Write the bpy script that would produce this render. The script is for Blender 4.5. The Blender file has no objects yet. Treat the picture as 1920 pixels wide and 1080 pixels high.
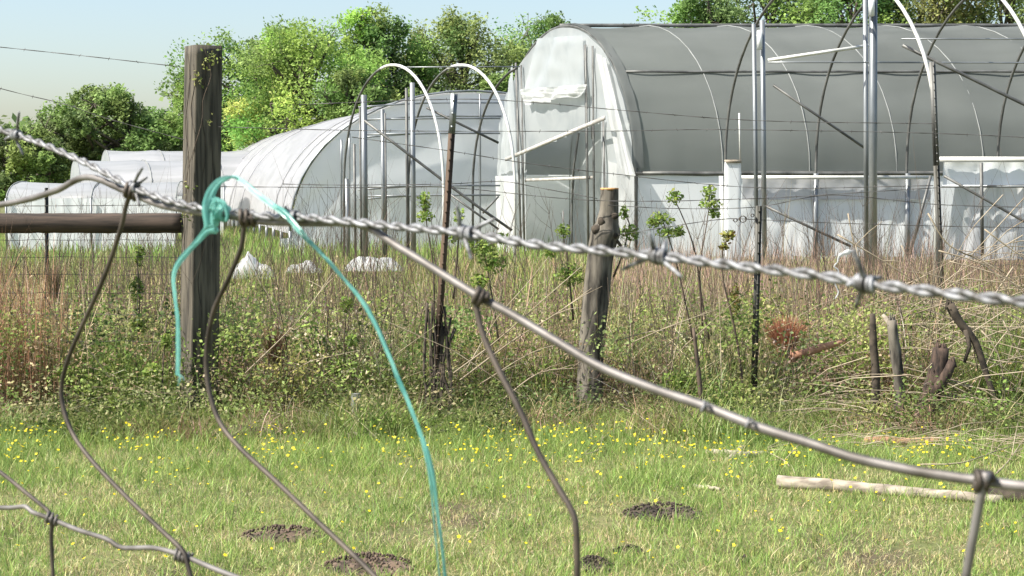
import bpy, math, random
import numpy as np
from mathutils import Vector, noise as mnoise
random.seed(7); rng = np.random.default_rng(11)
S = bpy.context.scene; COL = S.collection
R = math.radians; PI = math.pi
# ------------------------------------------------ camera, world, sun, exposure
CAMZ = 1.30; FPX = 3200.0; PITCH = math.atan(200/3200)
cam = bpy.data.cameras.new('camera'); camo = bpy.data.objects.new('camera', cam); COL.objects.link(camo)
cam.sensor_width = 36; cam.lens = 36*FPX/1920; cam.clip_start = .05; cam.clip_end = 2000
camo.location = (0, 0, CAMZ); camo.rotation_euler = (PI/2 - PITCH, 0, 0)
cam.dof.use_dof = True; cam.dof.focus_distance = 10.5; cam.dof.aperture_fstop = 36
S.camera = camo
SUN = Vector((-.80, -.30, 1.0)).normalized()
el = math.asin(SUN.z); az = math.atan2(SUN.x, SUN.y)
w = bpy.data.worlds.new('World'); S.world = w; w.use_nodes = True
nt = w.node_tree; bg = nt.nodes['Background']; sk = nt.nodes.new('ShaderNodeTexSky')
sk.sky_type = 'NISHITA'; sk.sun_disc = False; sk.sun_elevation = el; sk.sun_rotation = az
sk.air_density = 1.0; sk.dust_density = 1.8; sk.ozone_density = 1.0
nt.links.new(sk.outputs[0], bg.inputs[0]); bg.inputs[1].default_value = .095
sl = bpy.data.lights.new('sun', 'SUN'); sl.energy = 4.5; sl.angle = R(.5); sl.color = (1, .95, .86)
so = bpy.data.objects.new('sun', sl); COL.objects.link(so); so.rotation_euler = SUN.to_track_quat('Z', 'Y').to_euler()
so.location = (-20, 5, 30)
S.view_settings.view_transform = 'Standard'; S.view_settings.look = 'None'
S.view_settings.exposure = 1.12; S.view_settings.gamma = 1
S.cycles.max_bounces = 6; S.cycles.transparent_max_bounces = 10

# ------------------------------------------------ pixel (1920x1080) -> place
def ray(px, py):
    a = (px-960)/FPX; b = -(py-540)/FPX
    return Vector((a, math.cos(PITCH)+b*math.sin(PITCH), -math.sin(PITCH)+b*math.cos(PITCH)))
def at(px, py, Y):
    d = ray(px, py); t = Y/d.y
    return Vector((d.x*t, Y, CAMZ+d.z*t))
def gnd(px, py, z=0):
    d = ray(px, py); t = (z-CAMZ)/d.z
    return Vector((d.x*t, d.y*t, z))
def onpl(px, py, A, B, off=0.):
    d = ray(px, py); n = Vector((B[1]-A[1], -(B[0]-A[0]))).normalized()
    if n.y > 0: n = -n
    A2 = Vector(A[:2]) + n*off
    t = (n.x*A2.x+n.y*A2.y)/(n.x*d.x+n.y*d.y)
    return Vector((d.x*t, d.y*t, CAMZ+d.z*t))
def yg(Y): return CAMZ*FPX/Y

# ------------------------------------------------ materials
def newmat(name):
    m = bpy.data.materials.new(name); m.use_nodes = True
    return m, m.node_tree.nodes, m.node_tree.links, m.node_tree.nodes['Principled BSDF']
def ramp(N, pts):
    r = N.new('ShaderNodeValToRGB'); e = r.color_ramp.elements
    while len(e) < len(pts): e.new(.5)
    for k, (p, c) in enumerate(pts):
        e[k].position = p; e[k].color = (*c, 1) if len(c) == 3 else c
    return r
def noisy(name, c1, c2, scale=5, rough=.8, metal=0, bump=0., bscale=None, stretch=(1, 1, 1), detail=6, lo=.35, hi=.65, dist=.002):
    m, N, L, b = newmat(name)
    tc = N.new('ShaderNodeTexCoord'); mp = N.new('ShaderNodeMapping'); mp.inputs[3].default_value = stretch
    L.new(tc.outputs['Object'], mp.inputs[0])
    n = N.new('ShaderNodeTexNoise'); n.inputs['Scale'].default_value = scale; n.inputs['Detail'].default_value = detail
    L.new(mp.outputs[0], n.inputs[0]); r = ramp(N, [(lo, c1), (hi, c2)]); L.new(n.outputs[0], r.inputs[0])
    L.new(r.outputs[0], b.inputs['Base Color']); b.inputs['Roughness'].default_value = rough; b.inputs['Metallic'].default_value = metal
    if bump:
        n2 = N.new('ShaderNodeTexNoise'); n2.inputs['Scale'].default_value = bscale or scale*3; n2.inputs['Detail'].default_value = 8
        L.new(mp.outputs[0], n2.inputs[0]); bp = N.new('ShaderNodeBump'); bp.inputs[0].default_value = bump; bp.inputs[1].default_value = dist
        L.new(n2.outputs[0], bp.inputs[2]); L.new(bp.outputs[0], b.inputs['Normal'])
    return m
def leafmat(name, trans=.35, rough=.6, spec=.3):
    m, N, L, b = newmat(name); a = N.new('ShaderNodeAttribute'); a.attribute_name = 'tint'
    L.new(a.outputs[0], b.inputs['Base Color']); b.inputs['Roughness'].default_value = rough
    b.inputs['Specular IOR Level'].default_value = spec
    t = N.new('ShaderNodeBsdfTranslucent'); mx = N.new('ShaderNodeMixShader'); mx.inputs[0].default_value = trans
    hs = N.new('ShaderNodeHueSaturation'); hs.inputs['Value'].default_value = 1.35; hs.inputs['Saturation'].default_value = .95
    L.new(a.outputs[0], hs.inputs['Color']); L.new(hs.outputs[0], t.inputs[0])
    L.new(b.outputs[0], mx.inputs[1]); L.new(t.outputs[0], mx.inputs[2]); L.new(mx.outputs[0], N['Material Output'].inputs[0])
    return m
def film(name, c=(.78, .8, .8), trans=.4, clear=.08, scale=1.2, bump=.6, dirt=(.55, .58, .56), stretch=(1, 1, 1), dist=.03, rough=.35):
    m, N, L, b = newmat(name)
    tc = N.new('ShaderNodeTexCoord'); mp = N.new('ShaderNodeMapping'); mp.inputs[3].default_value = stretch; L.new(tc.outputs['Object'], mp.inputs[0])
    n = N.new('ShaderNodeTexNoise'); n.inputs['Scale'].default_value = scale; n.inputs['Detail'].default_value = 5; n.inputs['Distortion'].default_value = .8
    L.new(mp.outputs[0], n.inputs[0]); r = ramp(N, [(.3, dirt), (.55, c)]); L.new(n.outputs[0], r.inputs[0])
    L.new(r.outputs[0], b.inputs['Base Color']); b.inputs['Roughness'].default_value = rough
    n2 = N.new('ShaderNodeTexNoise'); n2.inputs['Scale'].default_value = scale*2.5; n2.inputs['Detail'].default_value = 4; n2.inputs['Distortion'].default_value = 1.5
    L.new(mp.outputs[0], n2.inputs[0]); bp = N.new('ShaderNodeBump'); bp.inputs[0].default_value = bump; bp.inputs[1].default_value = dist
    L.new(n2.outputs[0], bp.inputs[2]); L.new(bp.outputs[0], b.inputs['Normal'])
    t = N.new('ShaderNodeBsdfTranslucent'); L.new(r.outputs[0], t.inputs[0]); L.new(bp.outputs[0], t.inputs[1])
    mx = N.new('ShaderNodeMixShader'); mx.inputs[0].default_value = trans; L.new(b.outputs[0], mx.inputs[1]); L.new(t.outputs[0], mx.inputs[2])
    tr = N.new('ShaderNodeBsdfTransparent'); m2 = N.new('ShaderNodeMixShader'); m2.inputs[0].default_value = clear
    L.new(mx.outputs[0], m2.inputs[1]); L.new(tr.outputs[0], m2.inputs[2]); L.new(m2.outputs[0], N['Material Output'].inputs[0])
    return m
M = {}
M['leaf'] = leafmat('leaf', .34); M['blade'] = leafmat('blade', .3, .5); M['dry'] = leafmat('dry', .12, .75, .2)
M['petal'] = leafmat('petal', .3)
M['bark'] = noisy('bark', (.05, .04, .03), (.13, .11, .085), 3, .9, bump=.8, dist=.02, stretch=(6, 6, 1))
M['stump'] = noisy('stump bark', (.028, .024, .019), (.17, .15, .12), 9, .95, bump=1, bscale=22, dist=.02, stretch=(3, 3, .55), lo=.38, hi=.62)
M['cutwood'] = noisy('cut wood', (.42, .2, .07), (.6, .34, .13), 30, .8)
M['rot'] = noisy('dark rot', (.02, .016, .012), (.09, .07, .05), 20, .95, bump=1, dist=.01)
M['post'] = noisy('weathered post', (.032, .028, .021), (.115, .10, .074), 7, .9, bump=.9, bscale=16, stretch=(6, 6, .45), dist=.012, lo=.36, hi=.6)
M['rail'] = noisy('weathered rail', (.02, .015, .011), (.075, .052, .038), 6, .9, bump=.8, stretch=(.6, 7, 7), dist=.006, lo=.35, hi=.65)
M['rotred'] = noisy('reddish rot', (.014, .010, .008), (.095, .062, .045), 16, .95, bump=1, dist=.015, stretch=(3, 3, .8))
M['greyb'] = noisy('grey board', (.3, .28, .25), (.5, .48, .45), 6, .85)
M['paleb'] = noisy('bleached wood', (.16, .13, .10), (.45, .39, .3), 8, .85, bump=.8, stretch=(1, 4, 4), dist=.005)
M['twig'] = noisy('twig', (.2, .155, .10), (.42, .35, .25), 6, .8)
M['dtwig'] = noisy('dark twig', (.05, .035, .025), (.14, .1, .07), 6, .85)
M['redwood'] = noisy('reddish wood', (.25, .12, .07), (.45, .26, .17), 6, .85)
M['galv'] = noisy('galvanised wire', (.07, .065, .06), (.30, .305, .315), 220, .6, .35, bump=.5, bscale=500, dist=.0003)
M['fence'] = noisy('fence wire', (.08, .07, .06), (.22, .205, .195), 35, .55, .4, bump=.5, bscale=400, dist=.0003)
M['rusty'] = noisy('rusty wire', (.035, .027, .02), (.10, .08, .062), 40, .6, .3, bump=.5, bscale=400, dist=.0003)
M['farwire'] = noisy('far wire', (.08, .075, .07), (.2, .19, .18), 10, .6, .6)
M['steel'] = noisy('steel tube', (.16, .175, .18), (.33, .345, .35), 3, .42, .55, stretch=(1, 1, .3))
M['steeld'] = noisy('dull steel', (.07, .07, .065), (.17, .17, .16), 4, .55, .4)
M['ribtube'] = noisy('cloth rib', (.19, .2, .19), (.26, .27, .26), 3, .7)
M['white'] = noisy('white tube', (.5, .5, .46), (.72, .72, .68), 4, .35, 0)
M['tpost'] = noisy('painted stake', (.012, .014, .01), (.055, .052, .04), 8, .55, .2)
M['trust'] = noisy('rusted stake', (.03, .02, .014), (.13, .085, .055), 14, .8, .2, stretch=(1, 1, .2))
M['film'] = film('white film', (.55, .55, .56), .45, .05, scale=1.5, dirt=(.42, .43, .43), stretch=(.3, 1, 1), dist=.04)
M['filmlong'] = film('long film', (.6, .595, .61), .45, .04, scale=1.6, bump=.9, dirt=(.5, .5, .51), stretch=(1.4, .07, 1.4), dist=.07)
M['filmend'] = film('clear film', (.66, .69, .70), .55, .14, scale=1.6, bump=.3, dirt=(.54, .58, .6))
M['filmbright'] = film('bright film', (.66, .67, .66), .5, .12, scale=1.5, bump=.2, dirt=(.5, .52, .52))
M['filmpale'] = film('pale end film', (.84, .86, .87), .25, .03, scale=.8, bump=.25, dirt=(.74, .77, .78))
M['filmold'] = film('dusty film', (.6, .63, .63), .35, .1, scale=.9, dirt=(.45, .47, .45))
M['curtain'] = film('curtain film', (.82, .84, .84), .25, .0, scale=.6, bump=.35, dirt=(.7, .73, .73), stretch=(1.5, 1, .5), dist=.01)
M['crumple'] = film('crumpled film', (.74, .74, .74), .45, .06, scale=2, bump=.3, dist=.01, stretch=(2, 2, .6))
M['dirt'] = noisy('dug soil', (.025, .02, .015), (.10, .075, .055), 14, 1, bump=1, bscale=45, dist=.02)
M['drydirt'] = noisy('dry soil', (.03, .022, .016), (.17, .12, .085), 14, 1, bump=1, bscale=45, dist=.02)
M['conc'] = noisy('old concrete', (.12, .13, .13), (.26, .26, .25), 9, .95, bump=.6)
M['shade'] = None
def shade_mat():
    m, N, L, b = newmat('shade cloth')
    tc = N.new('ShaderNodeTexCoord'); n = N.new('ShaderNodeTexNoise'); n.inputs['Scale'].default_value = .7; n.inputs['Detail'].default_value = 6
    mp = N.new('ShaderNodeMapping'); mp.inputs[3].default_value = (.5, 1.5, 1.5); L.new(tc.outputs['Object'], mp.inputs[0]); L.new(mp.outputs[0], n.inputs[0])
    r = ramp(N, [(.3, (.12, .13, .125)), (.7, (.19, .203, .195))]); L.new(n.outputs[0], r.inputs[0]); L.new(r.outputs[0], b.inputs['Base Color'])
    b.inputs['Roughness'].default_value = .95; b.inputs['Specular IOR Level'].default_value = .15
    n2 = N.new('ShaderNodeTexNoise'); n2.inputs['Scale'].default_value = 3; n2.inputs['Detail'].default_value = 4; L.new(mp.outputs[0], n2.inputs[0])
    bp = N.new('ShaderNodeBump'); bp.inputs[0].default_value = .5; bp.inputs[1].default_value = .05; L.new(n2.outputs[0], bp.inputs[2]); L.new(bp.outputs[0], b.inputs['Normal'])
    t = N.new('ShaderNodeBsdfTranslucent'); t.inputs[0].default_value = (.42, .45, .43, 1)
    mx = N.new('ShaderNodeMixShader'); mx.inputs[0].default_value = .4; L.new(b.outputs[0], mx.inputs[1]); L.new(t.outputs[0], mx.inputs[2])
    L.new(mx.outputs[0], N['Material Output'].inputs[0]); return m
M['shade'] = shade_mat()
def twine_mat():
    m, N, L, b = newmat('teal plastic'); tc = N.new('ShaderNodeTexCoord'); n = N.new('ShaderNodeTexNoise')
    n.inputs['Scale'].default_value = 45; n.inputs['Detail'].default_value = 5; L.new(tc.outputs['Object'], n.inputs[0])
    r = ramp(N, [(.35, (.05, .24, .22)), (.65, (.26, .55, .49))]); L.new(n.outputs[0], r.inputs[0]); L.new(r.outputs[0], b.inputs['Base Color'])
    b.inputs['Roughness'].default_value = .28
    bp = N.new('ShaderNodeBump'); bp.inputs[0].default_value = .9; bp.inputs[1].default_value = .001; L.new(n.outputs[0], bp.inputs[2]); L.new(bp.outputs[0], b.inputs['Normal'])
    t = N.new('ShaderNodeBsdfTranslucent'); t.inputs[0].default_value = (.45, .85, .78, 1)
    mx = N.new('ShaderNodeMixShader'); mx.inputs[0].default_value = .45; L.new(b.outputs[0], mx.inputs[1]); L.new(t.outputs[0], mx.inputs[2])
    tr = N.new('ShaderNodeBsdfTransparent'); m2 = N.new('ShaderNodeMixShader'); m2.inputs[0].default_value = .22; L.new(mx.outputs[0], m2.inputs[1]); L.new(tr.outputs[0], m2.inputs[2])
    L.new(m2.outputs[0], N['Material Output'].inputs[0]); return m
M['twine'] = twine_mat()
M['twinepale'] = film('pale plastic fibre', (.62, .86, .82), .5, .25, scale=60, bump=.3, dirt=(.35, .7, .63), dist=.001)

# ------------------------------------------------ objects
ORG = {}
def tag(o, label=None, cat=None, group=None, kind=None):
    if label: o['label'] = label
    if cat: o['category'] = cat
    if group: o['group'] = group
    if kind: o['kind'] = kind
    return o
def thing(name, loc, label, cat, group=None):
    o = bpy.data.objects.new(name, None); COL.objects.link(o); o.location = loc; o.empty_display_size = .1
    ORG[o.name] = Vector(loc); return tag(o, label, cat, group)
def npmesh(name, V, quads=None, tris=None, tint=None, mat=None, parent=None, smooth=False, origin=None):
    V = np.asarray(V, dtype=np.float32)
    if parent is not None: org = ORG[parent.name]
    elif origin is not None: org = Vector(origin)
    else: org = Vector((0, 0, 0))
    V = V - np.array(org, dtype=np.float32)
    me = bpy.data.meshes.new(name); me.vertices.add(len(V)); me.vertices.foreach_set('co', V.ravel())
    idx = []; st = []; k = 0
    if quads is not None and len(quads):
        q = np.asarray(quads, dtype=np.int32); idx.append(q.ravel()); st.append(np.arange(len(q))*4); k = len(q)*4
    if tris is not None and len(tris):
        t = np.asarray(tris, dtype=np.int32); idx.append(t.ravel()); st.append(k+np.arange(len(t))*3)
    idx = np.concatenate(idx); st = np.concatenate(st).astype(np.int32)
    me.loops.add(len(idx)); me.loops.foreach_set('vertex_index', idx)
    me.polygons.add(len(st)); me.polygons.foreach_set('loop_start', st)
    if smooth: me.polygons.foreach_set('use_smooth', np.ones(len(st), dtype=bool))
    me.update(calc_edges=True)
    if tint is not None:
        a = me.attributes.new('tint', 'FLOAT_COLOR', 'POINT')
        c = np.ones((len(V), 4), dtype=np.float32); c[:, :3] = tint; a.data.foreach_set('color', c.ravel())
    if mat: me.materials.append(mat)
    o = bpy.data.objects.new(name, me); COL.objects.link(o)
    if parent is not None: o.parent = parent
    else: o.location = org
    ORG[o.name] = org
    return o
def spline(pts, step):
    P = [Vector(p) for p in pts]; P = [P[0]*2-P[1]]+P+[P[-1]*2-P[-2]]; out = []
    for i in range(1, len(P)-2):
        n = max(1, int((P[i+1]-P[i]).length/step))
        for k in range(n):
            t = k/n; a, b, c, d = P[i-1], P[i], P[i+1], P[i+2]
            out.append(.5*((2*b)+(c-a)*t+(2*a-5*b+4*c-d)*t*t+(3*b-3*c+d-a)*t*t*t))
    out.append(P[-2]); return out
def frames(P):
    T = [(P[min(i+1, len(P)-1)]-P[max(i-1, 0)]).normalized() for i in range(len(P))]
    n = T[0].cross(Vector((0, 1, .13)));
    if n.length < .1: n = T[0].cross(Vector((1, 0, 0)))
    n.normalize(); out = []
    for t in T:
        n = (n - t*n.dot(t)); n.normalize(); out.append((t, n, t.cross(n)))
    return out
class MB:
    def __init__(s): s.V = []; s.Q = []; s.T = []
    def tube(s, P, r, sides=6, flat=1., cap=True, jit=0):
        P = [Vector(p) for p in P]; F = frames(P); b0 = len(s.V); n = len(P)
        for i, p in enumerate(P):
            rr = r[i] if hasattr(r, '__len__') else r
            t, nn, bb = F[i]
            for k in range(sides):
                a = 2*PI*k/sides; q = rr*(1+random.uniform(-jit, jit))
                s.V.append(p+nn*math.cos(a)*q+bb*math.sin(a)*q*flat)
        for i in range(n-1):
            for k in range(sides):
                a = b0+i*sides+k; b = b0+i*sides+(k+1) % sides
                s.Q.append((a, b, b+sides, a+sides))
        if cap:
            for i, rev in ((0, True), (n-1, False)):
                c = len(s.V); s.V.append(P[i])
                for k in range(sides):
                    a = b0+i*sides+k; b = b0+i*sides+(k+1) % sides
                    s.T.append((b, a, c) if rev else (a, b, c))
        return s
    def box(s, c, u, v, w_):
        c, u, v, w_ = map(Vector, (c, u, v, w_)); b = len(s.V)
        for i in (-1, 1):
            for j in (-1, 1):
                for k in (-1, 1): s.V.append(c+u*i+v*j+w_*k)
        for f in ((0, 1, 3, 2), (4, 6, 7, 5), (0, 4, 5, 1), (2, 3, 7, 6), (0, 2, 6, 4), (1, 5, 7, 3)): s.Q.append(tuple(b+x for x in f))
        return s
    def grid(s, fn, nu, nv):
        b = len(s.V)
        for i in range(nu+1):
            for j in range(nv+1): s.V.append(Vector(fn(i/nu, j/nv)))
        for i in range(nu):
            for j in range(nv):
                a = b+i*(nv+1)+j; s.Q.append((a, a+nv+1, a+nv+2, a+1))
        return s
    def build(s, name, mat, parent=None, smooth=True, origin=None):
        return npmesh(name, [tuple(v) for v in s.V], s.Q, s.T, None, mat, parent, smooth, origin)
def nz(x, y, z=0, s=1.): return mnoise.noise(Vector((x*s, y*s, z*s)))

# ------------------------------------------------ ground
def gh(x, y): return .018*nz(x, y, 3, .9)+.03*nz(x, y, 9, .25)*(min(1, y/12))
m, N, L, b = newmat('ground')
tc = N.new('ShaderNodeTexCoord'); n1 = N.new('ShaderNodeTexNoise'); n1.inputs['Scale'].default_value = 1.3; n1.inputs['Detail'].default_value = 10; L.new(tc.outputs['Object'], n1.inputs[0])
r1 = ramp(N, [(.3, (.10, .075, .04)), (.46, (.14, .16, .045)), (.6, (.19, .19, .07)), (.72, (.25, .21, .1))]); L.new(n1.outputs[0], r1.inputs[0])
n2 = N.new('ShaderNodeTexNoise'); n2.inputs['Scale'].default_value = 40; n2.inputs['Detail'].default_value = 8; L.new(tc.outputs['Object'], n2.inputs[0])
mx = N.new('ShaderNodeMixRGB'); mx.blend_type = 'MULTIPLY'; mx.inputs[0].default_value = .7; r2 = ramp(N, [(.3, (.4, .4, .4)), (.7, (1, 1, 1))]); L.new(n2.outputs[0], r2.inputs[0])
L.new(r1.outputs[0], mx.inputs[1]); L.new(r2.outputs[0], mx.inputs[2]); L.new(mx.outputs[0], b.inputs['Base Color']); b.inputs['Roughness'].default_value = 1
bp = N.new('ShaderNodeBump'); bp.inputs[0].default_value = 1; bp.inputs[1].default_value = .02; L.new(n2.outputs[0], bp.inputs[2]); L.new(bp.outputs[0], b.inputs['Normal'])
M['ground'] = m
g = MB()
xs = [-900, -300, -100, -40]+[-20+i*.5 for i in range(81)]+[40, 100, 300, 900]; ys = [-900, -100, -10]+[i*.5 for i in range(81)]+[50, 80, 150, 400, 1500]
for y in ys:
    for x in xs: g.V.append(Vector((x, y, gh(x, y) if abs(x) <= 20 and 0 <= y <= 40 else 0)))
nx = len(xs)
for j in range(len(ys)-1):
    for i in range(nx-1): a = j*nx+i; g.Q.append((a, a+1, a+nx+1, a+nx))
tag(g.build('ground', M['ground']), kind='structure')

# ------------------------------------------------ blades, leaves
def blades(name, P, H, W, lean, col, mat, segs=3, curl=1.6, tipcol=None, parent=None):
    n = len(P); P = np.asarray(P, float); th = rng.uniform(0, 2*PI, n); wd = np.stack([np.cos(th), np.sin(th), 0*th], 1)
    V = np.zeros((n, 2*segs+1, 3)); C = np.zeros((n, 2*segs+1, 3))
    ld = np.zeros((n, 3)); ld[:, :2] = lean
    for k in range(segs+1):
        t = k/segs; c = P + np.array([0, 0, 1])*(H*t*(1-.25*t*np.linalg.norm(lean, axis=1)))[:, None] + ld*(H*t**curl)[:, None]
        cc = col if tipcol is None else col*(1-t)+tipcol*t
        if k < segs:
            ww = (W*(1-.55*t))[:, None]*wd*.5; V[:, 2*k] = c-ww; V[:, 2*k+1] = c+ww; C[:, 2*k] = cc; C[:, 2*k+1] = cc
        else: V[:, 2*k] = c; C[:, 2*k] = cc
    base = (np.arange(n)*(2*segs+1))[:, None]
    Q = np.concatenate([base+np.array([[2*k, 2*k+1, 2*k+3, 2*k+2]]) for k in range(segs-1)]); T = base+np.array([[2*segs-2, 2*segs-1, 2*segs]])
    return npmesh(name, V.reshape(-1, 3), Q, T, C.reshape(-1, 3), mat, parent)
def leafarr(P, size, up=.3):
    n = len(P); a = rng.normal(size=(n, 3)); a[:, 2] *= .7; a /= np.linalg.norm(a, axis=1)[:, None]
    nn = rng.normal(size=(n, 3)); nn[:, 2] += up*3; b = np.cross(nn, a); b /= np.linalg.norm(b, axis=1)[:, None]+1e-9
    s = size[:, None] if hasattr(size, '__len__') else size
    nrm = np.cross(a, b)
    V = np.stack([P-a*s*.5, P+b*s*.28+nrm*s*.06, P+a*s*.5, P-b*s*.28+nrm*s*.06], 1)
    return V.reshape(-1, 3), np.arange(n*4).reshape(-1, 4)
def palette(n, cols, wts, var=.18):
    wts = (list(wts)+[2]*9)[:len(cols)]; cols = np.array(cols, float); k = rng.choice(len(cols), n, p=np.array(wts)/sum(wts))
    c = cols[k]*(1+rng.normal(0, var, (n, 1))); return np.clip(c*(1+rng.normal(0, .06, (n, 3))), .005, .95)
def leaves(name, P, size, col, mat, parent=None, up=.3):
    V, Q = leafarr(P, size, up); return npmesh(name, V, Q, None, np.repeat(col, 4, axis=0), mat, parent)

# mounds of soil (positions used to keep grass off them)
MOUNDS = [(530, 1008, .17, .08, .04, 'drydirt', 'small mound of dug soil with yellow flowers on it, left of the teal twine'),
          (690, 1068, .16, .09, .04, 'drydirt', 'pale brown mound of dry soil at the bottom edge, right of the left fence wires'),
          (1245, 970, .17, .09, .045, 'dirt', 'dark flat mound of soil in the lawn, right of the bent vertical fence wire'),
          (1112, 1066, .07, .06, .03, 'dirt', 'small clump of dark soil at the bottom edge beside the bent fence wire'),
          (1180, 1038, .06, .03, .02, 'dirt', 'thin scatter of dark soil in the lawn just below the flat dark mound'),
          (1396, 1056, .02, .015, .02, 'dirt', 'tiny dark clod of soil near the bottom edge of the lawn')]
for (px, py, rx, ry, hh, mt, lb) in MOUNDS:
    c = gnd(px, py); mb = MB()
    def fn(u, v, c=c, rx=rx, ry=ry, hh=hh):
        a = 2*PI*u; rr = v*(1+.25*nz(math.cos(a)*2, math.sin(a)*2, c.x*5)); x = c.x+rx*rr*math.cos(a); y = c.y+ry*1.6*rr*math.sin(a)
        z = gh(x, y)-.006+hh*.75*max(0, 1-v**2.2)*(.75+.7*nz(x, y, 0, 14))+.03*(1-v)*nz(x, y, 5, 40)+.014*nz(x, y, 2, 90)*(1-v**6)
        return (x, y, z)
    mb.grid(fn, 48, 16)
    for _ in range(int(1500*rx)):
        a = random.uniform(0, 2*PI); q = math.sqrt(random.random())*1.02; x = c.x+rx*q*math.cos(a); y = c.y+ry*1.6*q*math.sin(a); s_ = random.uniform(.0015, .0055)
        mb.tube([(x, y, gh(x, y)+max(0, hh*(1-q**2))-s_*.3), (x, y, gh(x, y)+max(0, hh*(1-q**2))+s_), (x+s_*.3, y, gh(x, y)+max(0, hh*(1-q**2))+s_*1.5)], [s_, s_*.9, s_*.3], 4, jit=.45)
    o = mb.build('soil_mound', M[mt], smooth=False, origin=(c.x, c.y, 0)); tag(o, lb, 'soil mound', 'soil mounds in the lawn')
def clear_of_mounds(x, y):
    k = np.ones(len(x), bool)
    for (px, py, rx, ry, *_r) in MOUNDS:
        c = gnd(px, py); d = ((x-c.x)/(rx*.95))**2+((y-c.y)/(ry*1.5))**2; k &= (d > 1) | (rng.random(len(x)) < .10+.5*np.clip((d-.45), 0, 1))
    return k
def vnoise(x, y, s, seed=0):
    r_ = np.random.default_rng(seed); out = 0
    for k in range(7):
        a = r_.uniform(0, 2*PI); f = s*r_.uniform(.6, 2.2); out = out+np.sin((x*math.cos(a)+y*math.sin(a))*f+r_.uniform(0, 6)+1.3*np.sin((y*math.cos(a)-x*math.sin(a))*f*.7))
    return out/4
ghv = np.vectorize(gh)
# lawn grass
n = 430000; y = 4.2+rng.random(n)**1.15*5.6; x = rng.uniform(-1, 1, n)*(1.0+y*.36)
k = clear_of_mounds(x, y); x, y = x[k], y[k]
pn = vnoise(x, y, 5, 1); pn2 = vnoise(x, y, 14, 2); k = rng.random(len(x)) < np.clip(.72+.35*pn2+.12*pn, .15, 1); x, y, pn, pn2 = x[k], y[k], pn[k], pn2[k]; n = len(x)
green = palette(n, [(.19, .29, .06), (.26, .36, .09), (.13, .21, .045), (.34, .41, .13)], [3, 4, 2, 3])
straw = palette(n, [(.58, .52, .26), (.48, .44, .19), (.62, .56, .34), (.3, .22, .12)], [4, 4, 2, 1])
pn3 = vnoise(x, y, 38, 8); green *= (1+.22*pn3)[:, None]; isd = rng.random(n) < np.clip(.30-.32*pn+.30*pn2-.12*(y-6.5), .04, .85)
col = np.where(isd[:, None], straw, green)
H = rng.gamma(5, .011, n)*np.where(isd, .7, 1.0)*(1+.35*np.clip((y-7.2), 0, 2))*(1+.3*pn)
H = np.clip(H*(.62+.16*np.clip(y-6.6, 0, 2))*(1+.35*pn3+.2*pn2), .010, .14)
tag(blades('lawn_grass', np.stack([x, y, ghv(x, y)-.004], 1), H, rng.uniform(.0016, .0038, n), rng.normal(0, .45, (n, 2)), col, M['blade'], 3), kind='stuff')
# dead thatch lying between the blades
n = 60000; y = rng.uniform(4.4, 9.6, n); x = rng.uniform(-1, 1, n)*(.9+y*.36); k = clear_of_mounds(x, y); x, y = x[k], y[k]; n = len(x)
tag(blades('lawn_thatch', np.stack([x, y, ghv(x, y)], 1), rng.uniform(.01, .03, n), rng.uniform(.002, .004, n), rng.normal(0, 1.8, (n, 2)), palette(n, [(.45, .38, .22), (.33, .27, .14), (.2, .14, .08)], [3, 3, 1]), M['dry'], 2), kind='stuff')

# yellow wildflowers with thin stems
fl = []
while len(fl) < 900:
    u = random.random(); py = random.gauss(866, 32) if u < .88 else random.uniform(850, 1075)
    px = random.uniform(-150, 2070)
    if vnoise(np.array([px/200.]), np.array([py/200.]), 3, 5)[0] < -.25 and u < .85: continue
    if px > 1250 and py < 850: continue
    fl.append(gnd(px, max(835, py)))
V = []; Q = []; T = []; C = []
stem = MB(); PV = []; PQ = []; PT = []
for c in fl:
    h = random.uniform(.05, .13)*(1 if c.y > 7.2 else .55); lx, ly = random.gauss(0, .015), random.gauss(0, .015); z0 = gh(c.x, c.y)
    top = Vector((c.x+lx, c.y+ly, z0+h)); stem.tube([(c.x, c.y, z0), (c.x+lx*.3, c.y+ly*.3, z0+h*.55), top], .0008, 3, cap=False)
    nr = Vector((random.gauss(0, .5), random.gauss(-.3, .5), 1)).normalized(); u_ = nr.orthogonal().normalized(); v_ = nr.cross(u_); r_ = random.uniform(.0045, .0095)
    b0 = len(PV); PV.append(tuple(top+nr*.001))
    for q in range(10):
        a = q*PI/5; rr = r_ if q % 2 == 0 else r_*.62; PV.append(tuple(top+(u_*math.cos(a)+v_*math.sin(a))*rr+nr*(.002 if q % 2 == 0 else 0)))
    for q in range(10): PT.append((b0, b0+1+q, b0+1+(q+1) % 10))
n_ = len(PV)
fo = npmesh('wildflowers', PV, None, PT, np.tile(np.array([[.85, .68, .03]]), (n_, 1)), M['petal']); tag(fo, kind='stuff')
M['stemg'] = noisy('green stem', (.12, .2, .04), (.2, .28, .08), 5)
so_ = stem.build('flower_stems', M['stemg']); tag(so_, kind='stuff')

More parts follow.
